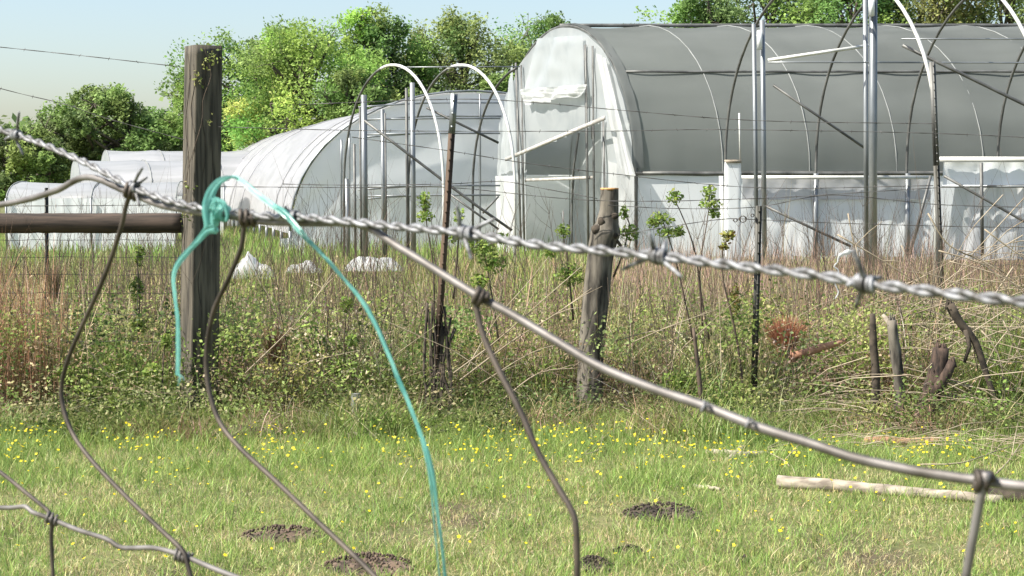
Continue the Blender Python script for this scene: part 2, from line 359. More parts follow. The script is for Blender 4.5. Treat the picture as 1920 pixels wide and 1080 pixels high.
# ------------------------------------------------ tall weeds: one continuous tangle
# colour depends on where along the fence line the plants stand
def field(n, y0, y1, pw=1., spread=.36):
    y = y0+rng.random(n)**pw*(y1-y0); x = rng.uniform(-1, 1, n)*(.7+y*spread); return x, y
def pxof(x, y): return 960+x/y*FPX
def weeds(name, n, y0, y1, H, W, pal, wts, lean=.18, pw=1., mat='dry', thr=-9, seed=3, freq=2.5, segs=3, pxr=None, edge=0, curl=1.7):
    x, y = field(n, y0, y1, pw); k = vnoise(x, y, freq, seed) > thr
    k &= y > y0+edge*(.5+.5*vnoise(x, x*0, 2.2, 77))
    if pxr: p = pxof(x, y)+rng.normal(0, 25, n); k &= (p > pxr[0]) & (p < pxr[1])
    x, y = x[k], y[k]; m_ = len(x)
    h = rng.uniform(H[0], H[1], m_)*np.clip(1+.30*vnoise(x, y, 1.8, seed+9)+.28*vnoise(x, y, 5.5, 41)*1.4, .3, 2.); col = palette(m_, pal, wts); g_ = vnoise(x, y, 3.2, 55); b_ = 1+.22*vnoise(x, y, 6.5, 56)
    if not name.startswith(('red', 'pink')): col = col*np.stack([1-.22*g_, 1+.10*g_, 1-.25*g_], 1)*b_[:, None]
    col = np.clip(col, .01, .9)
    o = blades(name, np.stack([x, y, ghv(x, y)-.01], 1), h, rng.uniform(W[0], W[1], m_), rng.normal(0, lean, (m_, 2)), col, M[mat], segs, curl)
    return tag(o, kind='stuff')
TAN = [(.42, .34, .2), (.3, .23, .13), (.5, .43, .3), (.2, .14, .085)]
GRN = [(.19, .23, .06), (.26, .30, .08), (.12, .16, .045), (.32, .33, .12)]
weeds('dry_weeds', 34000, 9.15, 13.5, (.12, .5), (.003, .0075), TAN+[(.2, .24, .07)], [3, 4, 2, 3, 3], .5, 1.3, edge=.5)
weeds('bent_straw', 12000, 9.1, 12.5, (.15, .5), (.004, .008), [(.55, .48, .32), (.62, .56, .42), (.42, .36, .2)], [2, 1, 2], 1.1, 1.2, edge=.5, curl=2.4, segs=4)
weeds('tall_dry_weeds', 5000, 9.2, 13.5, (.35, .85), (.003, .005), [(.3, .22, .14), (.16, .11, .07), (.45, .36, .24)], [3, 3, 2], .13, 1, edge=.4, segs=4)
weeds('green_weeds', 60000, 9.1, 13, (.1, .44), (.004, .010), GRN, [3, 4, 2, 2], .3, 1.2, 'blade', -.25, 6, edge=.4)
weeds('edge_weeds', 40000, 8.25, 10.2, (.05, .24), (.003, .008), [(.17, .21, .055), (.24, .28, .08), (.10, .13, .04), (.36, .30, .17)], [4, 3, 2, 3], .5, 1., 'blade', -.25, 16, 4.5, edge=.6)
weeds('edge_straw', 15000, 8.35, 9.8, (.08, .26), (.002, .004), TAN, [2, 2, 1, 2], .9, 1., 'dry', -.2, 17, 3.5, edge=.3, curl=2.2)
weeds('red_broom_grass', 26000, 9.0, 11.5, (.35, .98), (.0025, .005), [(.55, .33, .2), (.44, .24, .13), (.6, .42, .28), (.3, .16, .1)], [3, 3, 2, 1], .12, 1.2, pxr=(-350, 105), edge=.4, segs=4)
weeds('field_weeds', 60000, 13, 24.5, (.1, .36), (.006, .012), TAN+GRN, [2, 2, 1, 1, 4, 4, 2, 3], .3, .9)
weeds('pink_weeds', 20000, 14, 24, (.25, .6), (.005, .009), [(.36, .25, .19), (.44, .32, .25), (.28, .19, .14)], [1, 1, 1], .12, .8, pxr=(1150, 2500), segs=4)
weeds('far_grass', 50000, 24.5, 45, (.12, .3), (.01, .025), [(.2, .3, .06), (.26, .34, .1), (.4, .38, .2)], [3, 3, 1], .2, 1, 'blade')
# leafy undergrowth between the stems
def undergrowth(name, n, nclump, y0, y1, zr, size, pal, wts, rad, pxr=(-400, 2300), seed=0):
    cx, cy = field(nclump, y0, y1, 1.3); p = pxof(cx, cy); k = (p > pxr[0]) & (p < pxr[1]); cx, cy = cx[k], cy[k]; cz = rng.uniform(*zr, len(cx))
    j = rng.integers(0, len(cx), n); d = rng.normal(0, 1, (n, 3))*np.array([rad, rad, rad*.75])
    P = np.stack([cx[j], cy[j], cz[j]], 1)+d; P[:, 2] = np.abs(P[:, 2])+.01
    base = palette(len(cx), pal, wts, .22)[j]; col = np.clip(base*(1+rng.normal(0, .15, (n, 1))), .01, .9)
    return tag(leaves(name, P, rng.uniform(size[0], size[1], n), col, M['leaf']), kind='stuff')
undergrowth('edge_leaves', 26000, 230, 8.5, 9.9, (.01, .2), (.012, .03), [(.16, .21, .05), (.24, .29, .08), (.10, .13, .04), (.32, .31, .14)], [3, 3, 3, 1], .08)
undergrowth('leafy_undergrowth', 78000, 400, 9.2, 12.0, (.04, .5), (.014, .036), [(.18, .25, .05), (.26, .33, .08), (.12, .18, .045), (.33, .35, .12)], [3, 3, 3, 2], .10)
undergrowth('dead_leaves', 26000, 300, 9.2, 12.5, (.02, .5), (.01, .03), [(.38, .30, .18), (.28, .2, .12), (.46, .38, .26)], [1, 1, 1], .13)
# bare dark twigs standing through the tangle
mb = MB()
def twigtree(mb, base, h, r0, lean, nb=4, sides=4):
    P = [Vector(base)]; d = Vector((lean[0], lean[1], 1)).normalized(); n_ = 6
    for k in range(n_): d = (d+Vector((random.gauss(0, .09), random.gauss(0, .09), 0))).normalized(); P.append(P[-1]+d*h/n_)
    mb.tube(P, [r0*(1-.75*k/n_) for k in range(n_+1)], sides, cap=False)
    for _ in range(nb):
        k = random.randint(2, n_-1); q = P[k]; dd = Vector((random.gauss(0, .6), random.gauss(0, .6), random.uniform(.5, 1.1))).normalized(); l = h*random.uniform(.15, .4)
        m_ = q+dd*l*.5+Vector((0, 0, .02)); mb.tube([q, m_, m_+(dd+Vector((0, 0, .5))).normalized()*l*.5], [r0*.45, r0*.35, r0*.15], 3, cap=False)
for _ in range(520):
    x_, y_ = random.uniform(-1, 1)*4.2, random.uniform(9.1, 13.5); twigtree(mb, (x_, y_, 0), random.uniform(.35, 1.05), random.uniform(.0018, .0042), (random.gauss(0, .12), random.gauss(0, .1)), random.randint(1, 6))
for _ in range(340):
    x_, y_ = at(random.choice((random.uniform(520, 760), random.uniform(1500, 1950), random.uniform(0, 1950), random.uniform(100, 420))), 500, 1).x, random.uniform(9.3, 14); twigtree(mb, (x_*y_, y_, 0), random.uniform(.85, 1.35), random.uniform(.0014, .003), (random.gauss(0, .1), random.gauss(0, .1)), random.randint(1, 5))
for _ in range(260):
    x_, y_ = random.uniform(-1, 1)*8, random.uniform(14, 24); twigtree(mb, (x_, y_, 0), random.uniform(.6, 1.3), random.uniform(.003, .006), (random.gauss(0, .12), random.gauss(0, .1)), random.randint(2, 6))
tag(mb.build('dark_twigs', M['dtwig']), kind='stuff')
mb = MB()
for _ in range(300):
    x_, y_ = random.uniform(-1, 1)*4.2, random.uniform(9.1, 12.5); a = random.uniform(-1.2, 1.2); l = random.uniform(.3, 1.0)
    d = Vector((math.sin(a), random.gauss(0, .3), math.cos(a)*random.uniform(.2, 1))).normalized(); p0 = Vector((x_, y_, random.uniform(0, .2)))
    mb.tube([p0, p0+d*l*.5+Vector((0, 0, .03)), p0+d*l+Vector((0, 0, -.03))], [.003, .0024, .001], 4, cap=False)
tag(mb.build('fallen_stalks', M['twig']), kind='stuff')

# ------------------------------------------------ trees
def tree(name, px, top, depth, wpx, zlow, cols, wts, label, nleaf=9000, lsize=.2, lobes=26, dens=.42, trunkr=.16, form='round', ntrunk=1, group='trees standing beyond the greenhouses'):
    wpx *= 1.45; lsize *= .72; nleaf = int(nleaf*2.2); lobes = int(lobes*1.25); cols = [tuple(v*f_ for v, f_ in zip(c_, (1.85, 2.0, 1.6))) for c_ in cols]; p = at(px, top, depth); H_ = p.z; W_ = wpx/FPX*depth*.5; base = Vector((p.x, depth, 0)); t = thing(name, base, label, 'tree', group)
    cz = (H_+zlow)/2; hz = (H_-zlow)/2; Ls = []
    for i in range(lobes):
        u = (i+.5)/lobes; th = i*2.4+random.uniform(-.4, .4)
        zz = -.95+1.85*u; prof = math.sqrt(max(.08, 1-zz*zz)) if form == 'round' else (max(.12, (1-zz)/2)**.7 if form == 'cone' else max(.25, math.sqrt(max(0, 1-max(0, zz)**2))))
        rr = prof*random.uniform(.35, .85)
        Ls.append((Vector((base.x+math.cos(th)*rr*W_, depth+math.sin(th)*rr*W_*.8, cz+zz*hz*.88)), random.uniform(.20, .38)*min(W_, hz)))
    Ls.append((Vector((base.x, depth, H_-.28*min(W_, hz))), .28*min(W_, hz)))
    wood = MB(); leafc = []
    for q in range(ntrunk):
        ox = 0 if ntrunk == 1 else (q-(ntrunk-1)/2)*W_*.55
        b_ = base+Vector((ox, 0, 0)); wob = random.uniform(-.15, .15)*W_
        trunk = spline([b_, b_+Vector((wob, 0, H_*.3)), b_+Vector((wob*.3+ox*.2, .1, H_*.6)), b_+Vector((ox*.3, 0, H_*.88))], H_/14)
        wood.tube(trunk, [trunkr*(1-.85*i/len(trunk)) for i in range(len(trunk))], 7, jit=.08)
        for (c, r_) in Ls:
            if ntrunk > 1 and random.random() < .4: continue
            s_ = min(range(len(trunk)), key=lambda i: abs(trunk[i].z-(c.z-.25*(c-b_).length))); s0 = trunk[s_]
            mid = s0.lerp(c, .5)+Vector((random.gauss(0, .15), random.gauss(0, .15), -.1)); wood.tube(spline([s0, mid, c], .5), [.07*trunkr/.16*(1-.8*i/8) for i in range(len(spline([s0, mid, c], .5)))], 5, cap=False)
            for _ in range(4):
                e = c+Vector((random.gauss(0, 1), random.gauss(0, 1), random.gauss(0, 1))).normalized()*r_*.9; wood.tube([c, c.lerp(e, .5)+Vector((0, 0, .05)), e], [.025, .018, .007], 3, cap=False)
    tr = wood.build('trunk', M['bark'], t)
    per = nleaf//len(Ls); P = []; C = []
    for (c, r_) in Ls:
        lobec = palette(1, cols, wts, .08)[0]
        ns = random.randint(9, 13); sub = rng.normal(0, 1, (ns, 3)); sub /= np.linalg.norm(sub, axis=1)[:, None]; sub *= r_*rng.uniform(.5, 1.05, (ns, 1)); sub[:, 2] *= .85
        j = rng.integers(0, ns, per); off = np.clip(rng.normal(0, 1, (per, 3)), -2, 2)*r_*.25*dens/.42; P.append(np.array(c)+sub[j]+off)
        subc = lobec*(1+rng.normal(0, .12, (ns, 1))); C.append(subc[j]*(1+rng.normal(0, .14, (per, 1))))
    P = np.concatenate(P); C = np.clip(np.concatenate(C), .01, .6)
    P[:, 2] = np.maximum(P[:, 2], .2)
    leaves('crown', P, rng.uniform(lsize*.6, lsize*1.3, len(P)), C, M['leaf'], t, .5)
    return t
OAK = [(.10, .135, .05), (.13, .165, .06), (.08, .105, .045)]; LIME = [(.15, .20, .055), (.185, .235, .065), (.105, .15, .05)]
MID = [(.10, .145, .05), (.13, .175, .055), (.08, .115, .045)]; OLI = [(.12, .14, .055), (.145, .16, .065), (.09, .115, .045)]
W3 = [3, 3, 2]
tree('oak_tree', 195, 158, 62, 200, 1.0, OAK, W3, 'broad dark green oak with see-through crown above the white tunnels left of the post', 13000, .2, 34, .34, .14, ntrunk=2)
tree('oak_tree', 40, 232, 60, 170, .4, OAK, W3, 'low green tree at the left edge of the photo above the small white tunnel', 8000, .2, 26, .4)
tree('oak_tree', 290, 205, 66, 130, .6, MID, W3, 'green tree just left of the square wooden post, lower than the broad oak beside it', 8000, .2, 22, .4)
tree('oak_tree', 112, 215, 70, 130, .6, OAK, W3, 'dark small tree between the left edge tree and the broad oak', 7000, .2, 22, .4)
tree('sparse_tree', 425, 72, 64, 210, 1.5, [(.09, .14, .04), (.12, .17, .05)], [1, 1], 'thin open-crowned tree with dark leaning limbs directly right of the square wooden post', 9500, .19, 34, .32, .15, ntrunk=2)
tree('sparse_tree', 520, 40, 68, 120, 2.0, MID, W3, 'small-leaved open tree top behind the bright lime tree', 6000, .18, 20, .3, .12)
tree('lime_tree', 575, 38, 58, 230, .4, LIME, W3, 'bright yellow-green dense tree above the long white tunnel roof', 20000, .17, 40, .42)
tree('green_tree', 708, 6, 61, 165, .8, MID+[(.15, .2, .05)], [3, 3, 2, 2], 'tall mid green tree with a pointed top, between the bright lime and olive trees', 16000, .19, 34, .4, form='tall')
tree('green_tree', 655, 120, 56, 130, .5, MID, W3, 'shorter darker tree in front of the tall pointed green tree', 8000, .18, 24, .4)
tree('olive_tree', 862, 12, 63, 190, .8, OLI, W3, 'olive green broad tree behind the left open hoops', 15000, .19, 34, .4, form='tall')
tree('olive_tree', 782, 160, 57, 120, .4, OLI, W3, 'low olive shrubby tree behind the apex of the leftmost open hoop', 7000, .18, 22, .4)
tree('green_tree', 1030, 16, 66, 180, 1.0, MID, W3, 'green tree rising behind the white end wall of the shade-cloth greenhouse', 11000, .19, 30, .38)
tree('green_tree', 940, 135, 60, 110, .5, MID, W3, 'low tree just left of the shade-cloth tunnel end', 6000, .18, 22, .4)
tree('green_tree', 1190, 38, 78, 90, 2.0, MID, W3, 'small distant tree top above the shade-cloth ridge', 4000, .2, 16, .4)
tree('green_tree', 1320, -35, 60, 180, 1.5, MID, W3, 'green tree over the shade-cloth ridge right of the sky gap', 12000, .19, 30, .38)
tree('green_tree', 1450, -90, 62, 210, 1.5, OAK, W3, 'large dark green tree behind the twin steel posts left of the tall mast posts', 13000, .2, 32, .4)
tree('green_tree', 1590, -80, 60, 200, 1.5, MID, W3, 'green tree directly behind the tall pair of mast posts', 12000, .2, 30, .4)
tree('olive_tree', 1735, -95, 61, 220, 1.5, OLI+[(.17, .15, .06)], [3, 3, 2, 3], 'yellow-brown olive tree right of the tall mast posts', 13000, .2, 32, .4)
tree('olive_tree', 1900, -110, 62, 230, 1.5, OLI, W3, 'olive tree in the top right corner of the photo', 12000, .2, 30, .4)
# far-off wood behind them that reads as one mass
n = 46000; cx = rng.uniform(-75, 75, 420); ch = 4.2+1.5*np.sin(cx*.21)+rng.normal(0, .7, 420)+np.where(cx > 6, .8, 0); j = rng.integers(0, 420, n)
P = np.stack([cx[j]+rng.normal(0, 1.6, n), 92+rng.normal(0, 3, n), np.abs(rng.random(n)**.8*ch[j]+rng.normal(0, .5, n))], 1)
sel = ~((P[:, 2] > 4.6) & (P[:, 0] < -18)); P = P[sel]
tag(leaves('far_wood', P, rng.uniform(.35, .7, len(P)), palette(len(P), OAK+MID, [1]*6, .15)*1.6, M['leaf'], up=.5), kind='stuff')

# ------------------------------------------------ shade-cloth greenhouse (right)
Y0 = 25.0; HW = 3.0; X0 = at(1190, 325, Y0).x; ZS = at(1190, 325, Y0).z; ZR = at(1100, 50, Y0+HW).z; SK = -(X0-at(935, 330, Y0+2*HW).x)/(2*HW)
A_ = (X0, Y0); B_ = (X0+SK*2*HW, Y0+2*HW); LEN = 15.
t = thing('shade_greenhouse', (X0, Y0, 0), 'large arched greenhouse with dark grey shade cloth roof and a torn white film end wall', 'greenhouse')
def arch(s_, th, off=0.):
    Yv = Y0+HW-(HW+off)*math.cos(th); z = ZS+(ZR-ZS+off)*math.sin(th); return Vector((X0+s_+SK*(Yv-Y0), Yv, z))
RIBS = [i*1.27+.02 for i in range(13)]
def sag(s_): f = (s_ % 1.27)/1.27; return -.025*math.sin(PI*f)
mb = MB(); mb.grid(lambda u, v: arch(u*LEN, v*PI, sag(u*LEN)*1.2+.02*nz(u*LEN*.9, v*14, 0, 1.)+.012*nz(u*LEN*3, v*5, 4, 1.)), 220, 60); mb.build('shade_cloth', M['shade'], t)
mb = MB()
for i in range(13):
    mb = MB(); P = [arch(RIBS[i], a*PI/24, .002) for a in range(25)]; P = [Vector((P[0].x, P[0].y, 0))]+P+[Vector((P[-1].x, P[-1].y, 0))]
    mb.tube(P, .009 if i else .03, 6); mb.build('rib', M['ribtube'] if i else M['steeld'], t)
for (th, nm) in ((.68, 'seam'), (0.0, 'roll_bar')):
    mb = MB(); mb.tube([arch(s_*.5, th, .02)+Vector((0, 0, .012*nz(s_, 0, 0, .8))) for s_ in range(31)], .018 if nm == 'seam' else .032, 6, jit=.15); mb.build(nm, M['steeld'], t)
mb = MB(); mb.tube([arch(s_*.5, PI/2, .02) for s_ in range(31)], .03, 6); mb.build('ridge_cap', M['steeld'], t)
mb = MB(); mb.grid(lambda u, v: arch(-.02+.14*u, .03+v*1.5, .035+.02*nz(u*3, v*12, 0)), 3, 40); mb.build('edge_strap', M['shade'], t)
mb = MB(); mb.grid(lambda u, v: (X0+u*LEN, Y0-.01+.02*nz(u*20, v*3, 0), .03+v*(ZS-.05)), 120, 8); mb.build('side_curtain', M['curtain'], t)
mb = MB(); mb.grid(lambda u, v: (B_[0]+u*LEN, B_[1], .03+v*(ZS-.05)), 20, 2); mb.build('side_curtain', M['curtain'], t)
mb = MB(); mb.box((X0+LEN/2, Y0-.04, .1), (LEN/2, 0, 0), (0, .02, 0), (0, 0, .1)); mb.build('baseboard', M['conc'], t, False)
# end wall: white film in the arch, cut away under the slanting batten
def endpt(u, v):
    th = u*PI; a0 = arch(0, th, -.03); top = a0.z; z = v*top
    w_ = .045*nz(u*9, v*5, 1)+.03*nz(u*22, v*3, 4); return Vector((a0.x-.02+w_*.3, a0.y, z))+Vector((-.95, -.3, 0))*w_
def in_open(p):
    d = p-Vector((0, 0, CAMZ)); F = Vector((0, math.cos(PITCH), -math.sin(PITCH))); U = Vector((0, math.sin(PITCH), math.cos(PITCH))); z = d.dot(F)
    px = 960+d.x/z*FPX; py = 540-d.dot(U)/z*FPX
    return 986 < px < 1128 and py > 300-(px-952)*.42 and py < 495
mb = MB(); mb.grid(endpt, 90, 60); mb.Q = [q for q in mb.Q if not in_open((mb.V[q[0]]+mb.V[q[2]])/2)]; mb.build('end_film', M['filmend'], t)
def strip(a, b, w_, off, mat, name, parent, A=A_, B=B_, th=.02):
    p, q = onpl(*a, A, B, off), onpl(*b, A, B, off); d = (q-p); nrm = Vector((B[1]-A[1], A[0]-B[0], 0)).normalized(); sd = d.normalized().cross(nrm)
    m_ = MB(); m_.box((p+q)/2, d/2, sd*w_/2, nrm*th/2); return m_.build(name, mat, parent, False)
def tubepx(pts, r, mat, name, parent, A=A_, B=B_, off=.05, sides=6, step=.4):
    m_ = MB(); m_.tube(spline([onpl(x_, y_, A, B, off) for x_, y_ in pts], step), r, sides); return m_.build(name, mat, parent)
strip((948, 299), (1134, 221), .06, .28, M['greyb'], 'batten', t)
for (a, b_, w_) in (((967, 118), (978, 497), .06), ((977, 122), (984, 497), .04), ((1097, 84), (1104, 500), .06), ((1111, 86), (1115, 500), .035), ((1131, 224), (1136, 500), .045)):
    strip(a, b_, w_, .07, M['steeld'], 'end_post', t)
strip((985, 338), (1112, 333), .05, .02, M['greyb'], 'door_bar', t)
strip((1110, 222), (1112, 260), .09, -.05, M['steeld'], 'hinge_plate', t)
tubepx([(1085, 250), (1075, 320), (1072, 400), (1072, 495)], .018, M['steeld'], 'door_brace', t, off=-.3)
def cloth(pxs, name, mat, parent, A=A_, B=B_, off=.06, amp=.05, nu=30, nv=24, fr=6):
    # a hanging sheet between four corners: top-left, top-right, bottom-right, bottom-left
    c = [onpl(x_, y_, A, B, off) for x_, y_ in pxs]; nrm = Vector((B[1]-A[1], A[0]-B[0], 0)).normalized()
    if nrm.y > 0: nrm = -nrm
    m_ = MB()
    def f(u, v):
        p = c[0].lerp(c[1], u).lerp(c[3].lerp(c[2], u), v); w_ = .6*amp*(nz(u*fr*1.3+v*.8, v*.7, c[0].x)+.4*nz(u*fr*3+v, v*1.6, 7)+.25*nz(u*fr, v*5, 3))
        return p+nrm*w_+Vector((0, 0, .4*w_*v))
    m_.grid(f, nu, nv); return m_.build(name, mat, parent)
cloth([(1008, 72), (1090, 66), (1098, 176), (980, 174)], 'film_flap', M['filmend'], t, amp=.07, off=.1, fr=3)
cloth([(976, 168), (1098, 158), (1090, 180), (984, 196)], 'film_fold', M['crumple'], t, amp=.14, off=.16)
cloth([(1118, 100), (1136, 110), (1192, 330), (1160, 330)], 'film_flap', M['filmbright'], t, amp=.08, off=.1, fr=4)
cloth([(930, 330), (968, 330), (968, 495), (935, 495)], 'film_flap', M['crumple'], t, amp=.1, off=.08)
cloth([(1140, 300), (1190, 325), (1192, 500), (1142, 500)], 'film_flap', M['filmbright'], t, amp=.07, off=.08)
cloth([(938, 240), (962, 118), (968, 320), (932, 328)], 'film_flap', M['filmend'], t, amp=.1, off=.05)
# inner partition seen through the opening
C1 = (X0+1.2, Y0+.5); C2 = (X0+1.2+SK*5, Y0+5.5)
cloth([(960, 225), (1180, 225), (1185, 500), (950, 500)], 'inner_curtain', M['filmold'], t, C1, C2, 0, .08)
tubepx([(1056, 395), (1056, 500)], .012, M['steeld'], 'stake', t)

# ------------------------------------------------ long white tunnel (centre left)
D0 = 32.; fl_ = at(545, 440, D0); fx1 = at(1235, 440, D0).x; HW2 = (fx1-fl_.x)/2; cx2 = (fx1+fl_.x)/2; Z1 = .34; ZR2 = at(890, 172, D0).z
ax = Vector((-.236, 1, 0)).normalized(); rx_ = Vector((ax.y, -ax.x, 0)); LEN2 = 52.
front = Vector((cx2, D0, 0))
t = thing('white_tunnel', front, 'long white plastic tunnel receding to the left behind the teal twine', 'greenhouse', 'white plastic tunnels')
def tun(s_, th, off=0.):
    return front+ax*s_-rx_*(HW2+off)*math.cos(th)*(1+.06*math.sin(th)**2)+Vector((0, 0, Z1+(ZR2-Z1+off)*math.sin(th)))
def tsag(s_): return -.02*math.sin(PI*s_/1.6)**2
mb = MB(); mb.grid(lambda u, v: tun(u*LEN2, v*PI, tsag(u*LEN2)+.03*nz(u*LEN2*.3, v*9, 0, 1.)), 330, 40); mb.build('cover', M['filmlong'], t)
mb = MB(); mb.grid(lambda u, v: (lambda a: Vector((a.x, a.y+.04*nz(u*8, v*4, 0), a.z*v+.02)))(tun(.05, u*PI, -.03)), 60, 30); mb.build('end_film', M['filmpale'], t)
for i in range(7):
    mb = MB(); P = [tun(i*1.6*(1 if i < 3 else 2.5), a*PI/24, .02) for a in range(25)]; P = [Vector((P[0].x, P[0].y, 0))]+P+[Vector((P[-1].x, P[-1].y, 0))]
    mb.tube(P, .02 if i == 0 else .012, 6); mb.build('rib', M['steel'] if i == 0 else M['film'], t)
for i in range(14):
    mb = MB(); a = tun(i*1.6, 0); mb.tube([(a.x, a.y, 0), a+Vector((0, 0, .05))], .03, 6); mb.build('foot_post', M['steel'], t)
TA, TB = (front.x, front.y), (front.x+rx_.x, front.y+rx_.y)
for yy in (193, 218, 250, 348, 366): tubepx([(672, yy+(8 if yy > 190 else 0)), (800, yy), (940, yy)], .016, M['steel'], 'crossbar', t, TA, TB, .08)
for xx, y0_ in ((640, 262), (655, 250), (900, 176), (958, 180)): tubepx([(xx, y0_), (xx, 470)], .02, M['steel'], 'end_post', t, TA, TB, .08)
cloth([(525, 448), (545, 446), (548, 500), (527, 500)], 'side_panel', M['curtain'], t, TA, TB, .3, .02)
cloth([(555, 452), (600, 446), (600, 500), (556, 500)], 'side_panel', M['curtain'], t, TA, TB, .3, .02)

# ------------------------------------------------ tunnels far left
def sidetunnel(name, x0p, x1p, ytop, yspr, Yn, hw, label, slope=0., mat='film'):
    a = at(x0p, yspr, Yn); z_r = at(x0p, ytop, Yn+hw).z; z_s = a.z; xl = at(x0p, ytop, Yn).x; xr = at(x1p, ytop, Yn).x
    t = thing(name, (xl, Yn, 0), label, 'greenhouse', 'white plastic tunnels'); Lm = xr-xl
    def ar(u, th, off=0): return Vector((xl+u*Lm-slope*(1-math.cos(th))*hw, Yn+hw-(hw+off)*math.cos(th), z_s+(z_r-z_s+off)*math.sin(th)))
    mb = MB(); mb.grid(lambda u, v: ar(u, v*PI, .02*nz(u*Lm, v*4, 0, 1.5)-.03*abs(math.sin(u*Lm*2.2))), 90, 24); mb.build('cover', M[mat], t)
    mb = MB(); mb.grid(lambda u, v: (lambda q: Vector((q.x-.02, q.y, q.z*v)))(ar(0, u*PI, -.01)), 24, 10); mb.build('end_film', M['filmend'], t)
    mb = MB(); mb.grid(lambda u, v: (xl+u*Lm, Yn+.015*nz(u*25, v*3, 2), v*z_s), 90, 6); mb.build('side_curtain', M['curtain'], t)
    k = int(Lm/1.5)
    for i in range(k+1):
        mb = MB(); mb.tube([ar(i/k, a*PI/12, .012) for a in range(9)], .012, 5); mb.build('rib', M['ribtube'], t)
    for i in range(k+1):
        mb = MB(); q = ar(i/k, 0, .02); mb.tube([(q.x, q.y-.03, 0), (q.x, q.y-.03, z_s)], .022, 5); mb.build('post', M['steel'], t)
    return t
sidetunnel('white_tunnel', 12, 330, 341, 372, 31, 2.2, 'low white plastic tunnel at the far left, seen over the dark wooden rail', .15)
sidetunnel('white_tunnel', 150, 420, 300, 350, 40, 2.6, 'pale white tunnel in the middle of the far left group, its end showing greenish film', .3)
sidetunnel('white_tunnel', 208, 520, 282, 340, 50, 2.6, 'tallest and farthest white tunnel just left of the square wooden post', .3)

# ------------------------------------------------ open hoop frames
def hoopframe(name, near0, far0, yspring_n, yapex, Yn, Yf, dx, nh, label, matn='white'):
    # near0 / far0: pixel x of the first hoop's near and far feet
    pn = at(near0, yspring_n, Yn); pf0 = at(far0, yspring_n, Yf); zs = pn.z; ym = (Yn+Yf)/2; za = at((near0+far0)/2, yapex, ym).z
    t = thing(name, (pn.x, pn.y, 0), label, 'hoop frame')
    P_ = []
    for i in range(nh):
        def hp(th, i=i):
            c = math.cos(th); k_ = (1-c)/2; return Vector((pf0.x+(pn.x-pf0.x)*k_+i*dx, Yf+(Yn-Yf)*k_, zs+(za-zs)*math.sin(th)**.92))
        far_ = [Vector((hp(0).x, hp(0).y, 0))]+[hp(a*PI/32) for a in range(0, 15)]
        near_ = [hp(a*PI/32) for a in range(14, 33)]+[Vector((hp(PI).x, hp(PI).y, 0))]
        mb = MB(); mb.tube(far_, .019, 7); mb.build('hoop_leg', M['steeld'], t)
        mb = MB()
        if not (nh == 3 and i == 2): mb.tube(near_, .022, 7); mb.build('hoop', M[matn], t)
        P_.append(hp)
    return t, P_
# right frame
Yn, Yf = 19., 23.
t, HP = hoopframe('hoop_frame', 1757, 1360, 300, -62, Yn, Yf, 1.22, 6, 'tall uncovered hoop frame with white arched tubes in front of the shade-cloth greenhouse')
PA, PB = (0, Yn), (1, Yn); FA, FB = (0, Yf), (1, Yf); MA, MB_ = (0, 21.), (1, 21.)
def tp(pts, r, mat, name, parent, Y, step=.5): return tubepx(pts, r, M[mat], name, parent, (0, Y), (1, Y), 0, 7, step)
tp([(1690, 73), (2300, 73)], .009, 'steel', 'purlin', t, 21.)
tp([(1440, 117), (1620, 117), (2300, 119)], .010, 'steel', 'purlin', t, 21.3)
tp([(1440, 113), (1632, 85)], .022, 'white', 'purlin', t, 21.6)
tp([(1692, 85), (1800, 137), (1960, 215), (2100, 280)], .022, 'steeld', 'brace', t, 20.7)
tp([(1450, 160), (1530, 215), (1622, 278)], .018, 'steeld', 'brace', t, 22.6)
tp([(1432, 385), (1595, 462)], .018, 'steeld', 'brace', t, 22.7)
tp([(1745, 330), (1706, 478)], .018, 'steeld', 'brace', t, 20.)
tp([(1770, 330), (1920, 415), (2000, 460)], .016, 'steeld', 'brace', t, 18.8)
for (xx, y0_, xb, r_, Y, mt) in ((1413, 45, 1420, .028, 22, 'steel'), (1429, 38, 1434, .034, 21.9, 'steel'), (1622, -30, 1625, .03, 21.4, 'steel'), (1637, -60, 1637, .052, 21.2, 'steel')):
    tp([(xx, y0_), (xb, 340+yg(Y))], r_, mt, 'mast_post', t, Y, 2)
for (xx, yy, Y) in ((1634, 12, 21.1), (1424, 75, 21.8)):
    q = at(xx, yy, Y); mb = MB(); mb.box(q, (.028, 0, 0), (0, .058, 0), (0, 0, .12)); mb.build('clamp', M['curtain'], t, False)
for xx in (1530, 1702, 1840): tp([(xx, 325), (xx-2, 340+yg(22.9))], .036, 'steel', 'side_post', t, 22.9, 2)
tp([(1840, 305), (1842, 480)], .02, 'steeld', 'side_post', t, 18.9, 2)
# side boards and hanging film
def board(x0_, x1_, yt, yb, Y, name, mat, parent, th=.02):
    a, b_ = at(x0_, yt, Y), at(x1_, yt, Y); zb = at(x0_, yb, Y).z; mb = MB(); mb.box(((a.x+b_.x)/2, Y, (a.z+zb)/2), ((b_.x-a.x)/2, 0, 0), (0, th, 0), (0, 0, (a.z-zb)/2)); return mb.build(name, M[mat], parent, False)
board(1390, 1745, 329, 336, 22.8, 'side_board', 'white', t)
board(1762, 2300, 294, 303, 18.95, 'side_board', 'white', t)
board(1766, 2300, 347, 352, 18.97, 'side_board', 'steel', t)
cloth([(1392, 336), (1745, 336), (1745, 374), (1392, 374)], 'side_film', M['film'], t, FA, FB, .12, .04, 60, 6, 12)
cloth([(1392, 372), (1745, 374), (1745, 482), (1392, 478)], 'side_film', M['curtain'], t, FA, FB, .05, .05, 60, 10, 9)
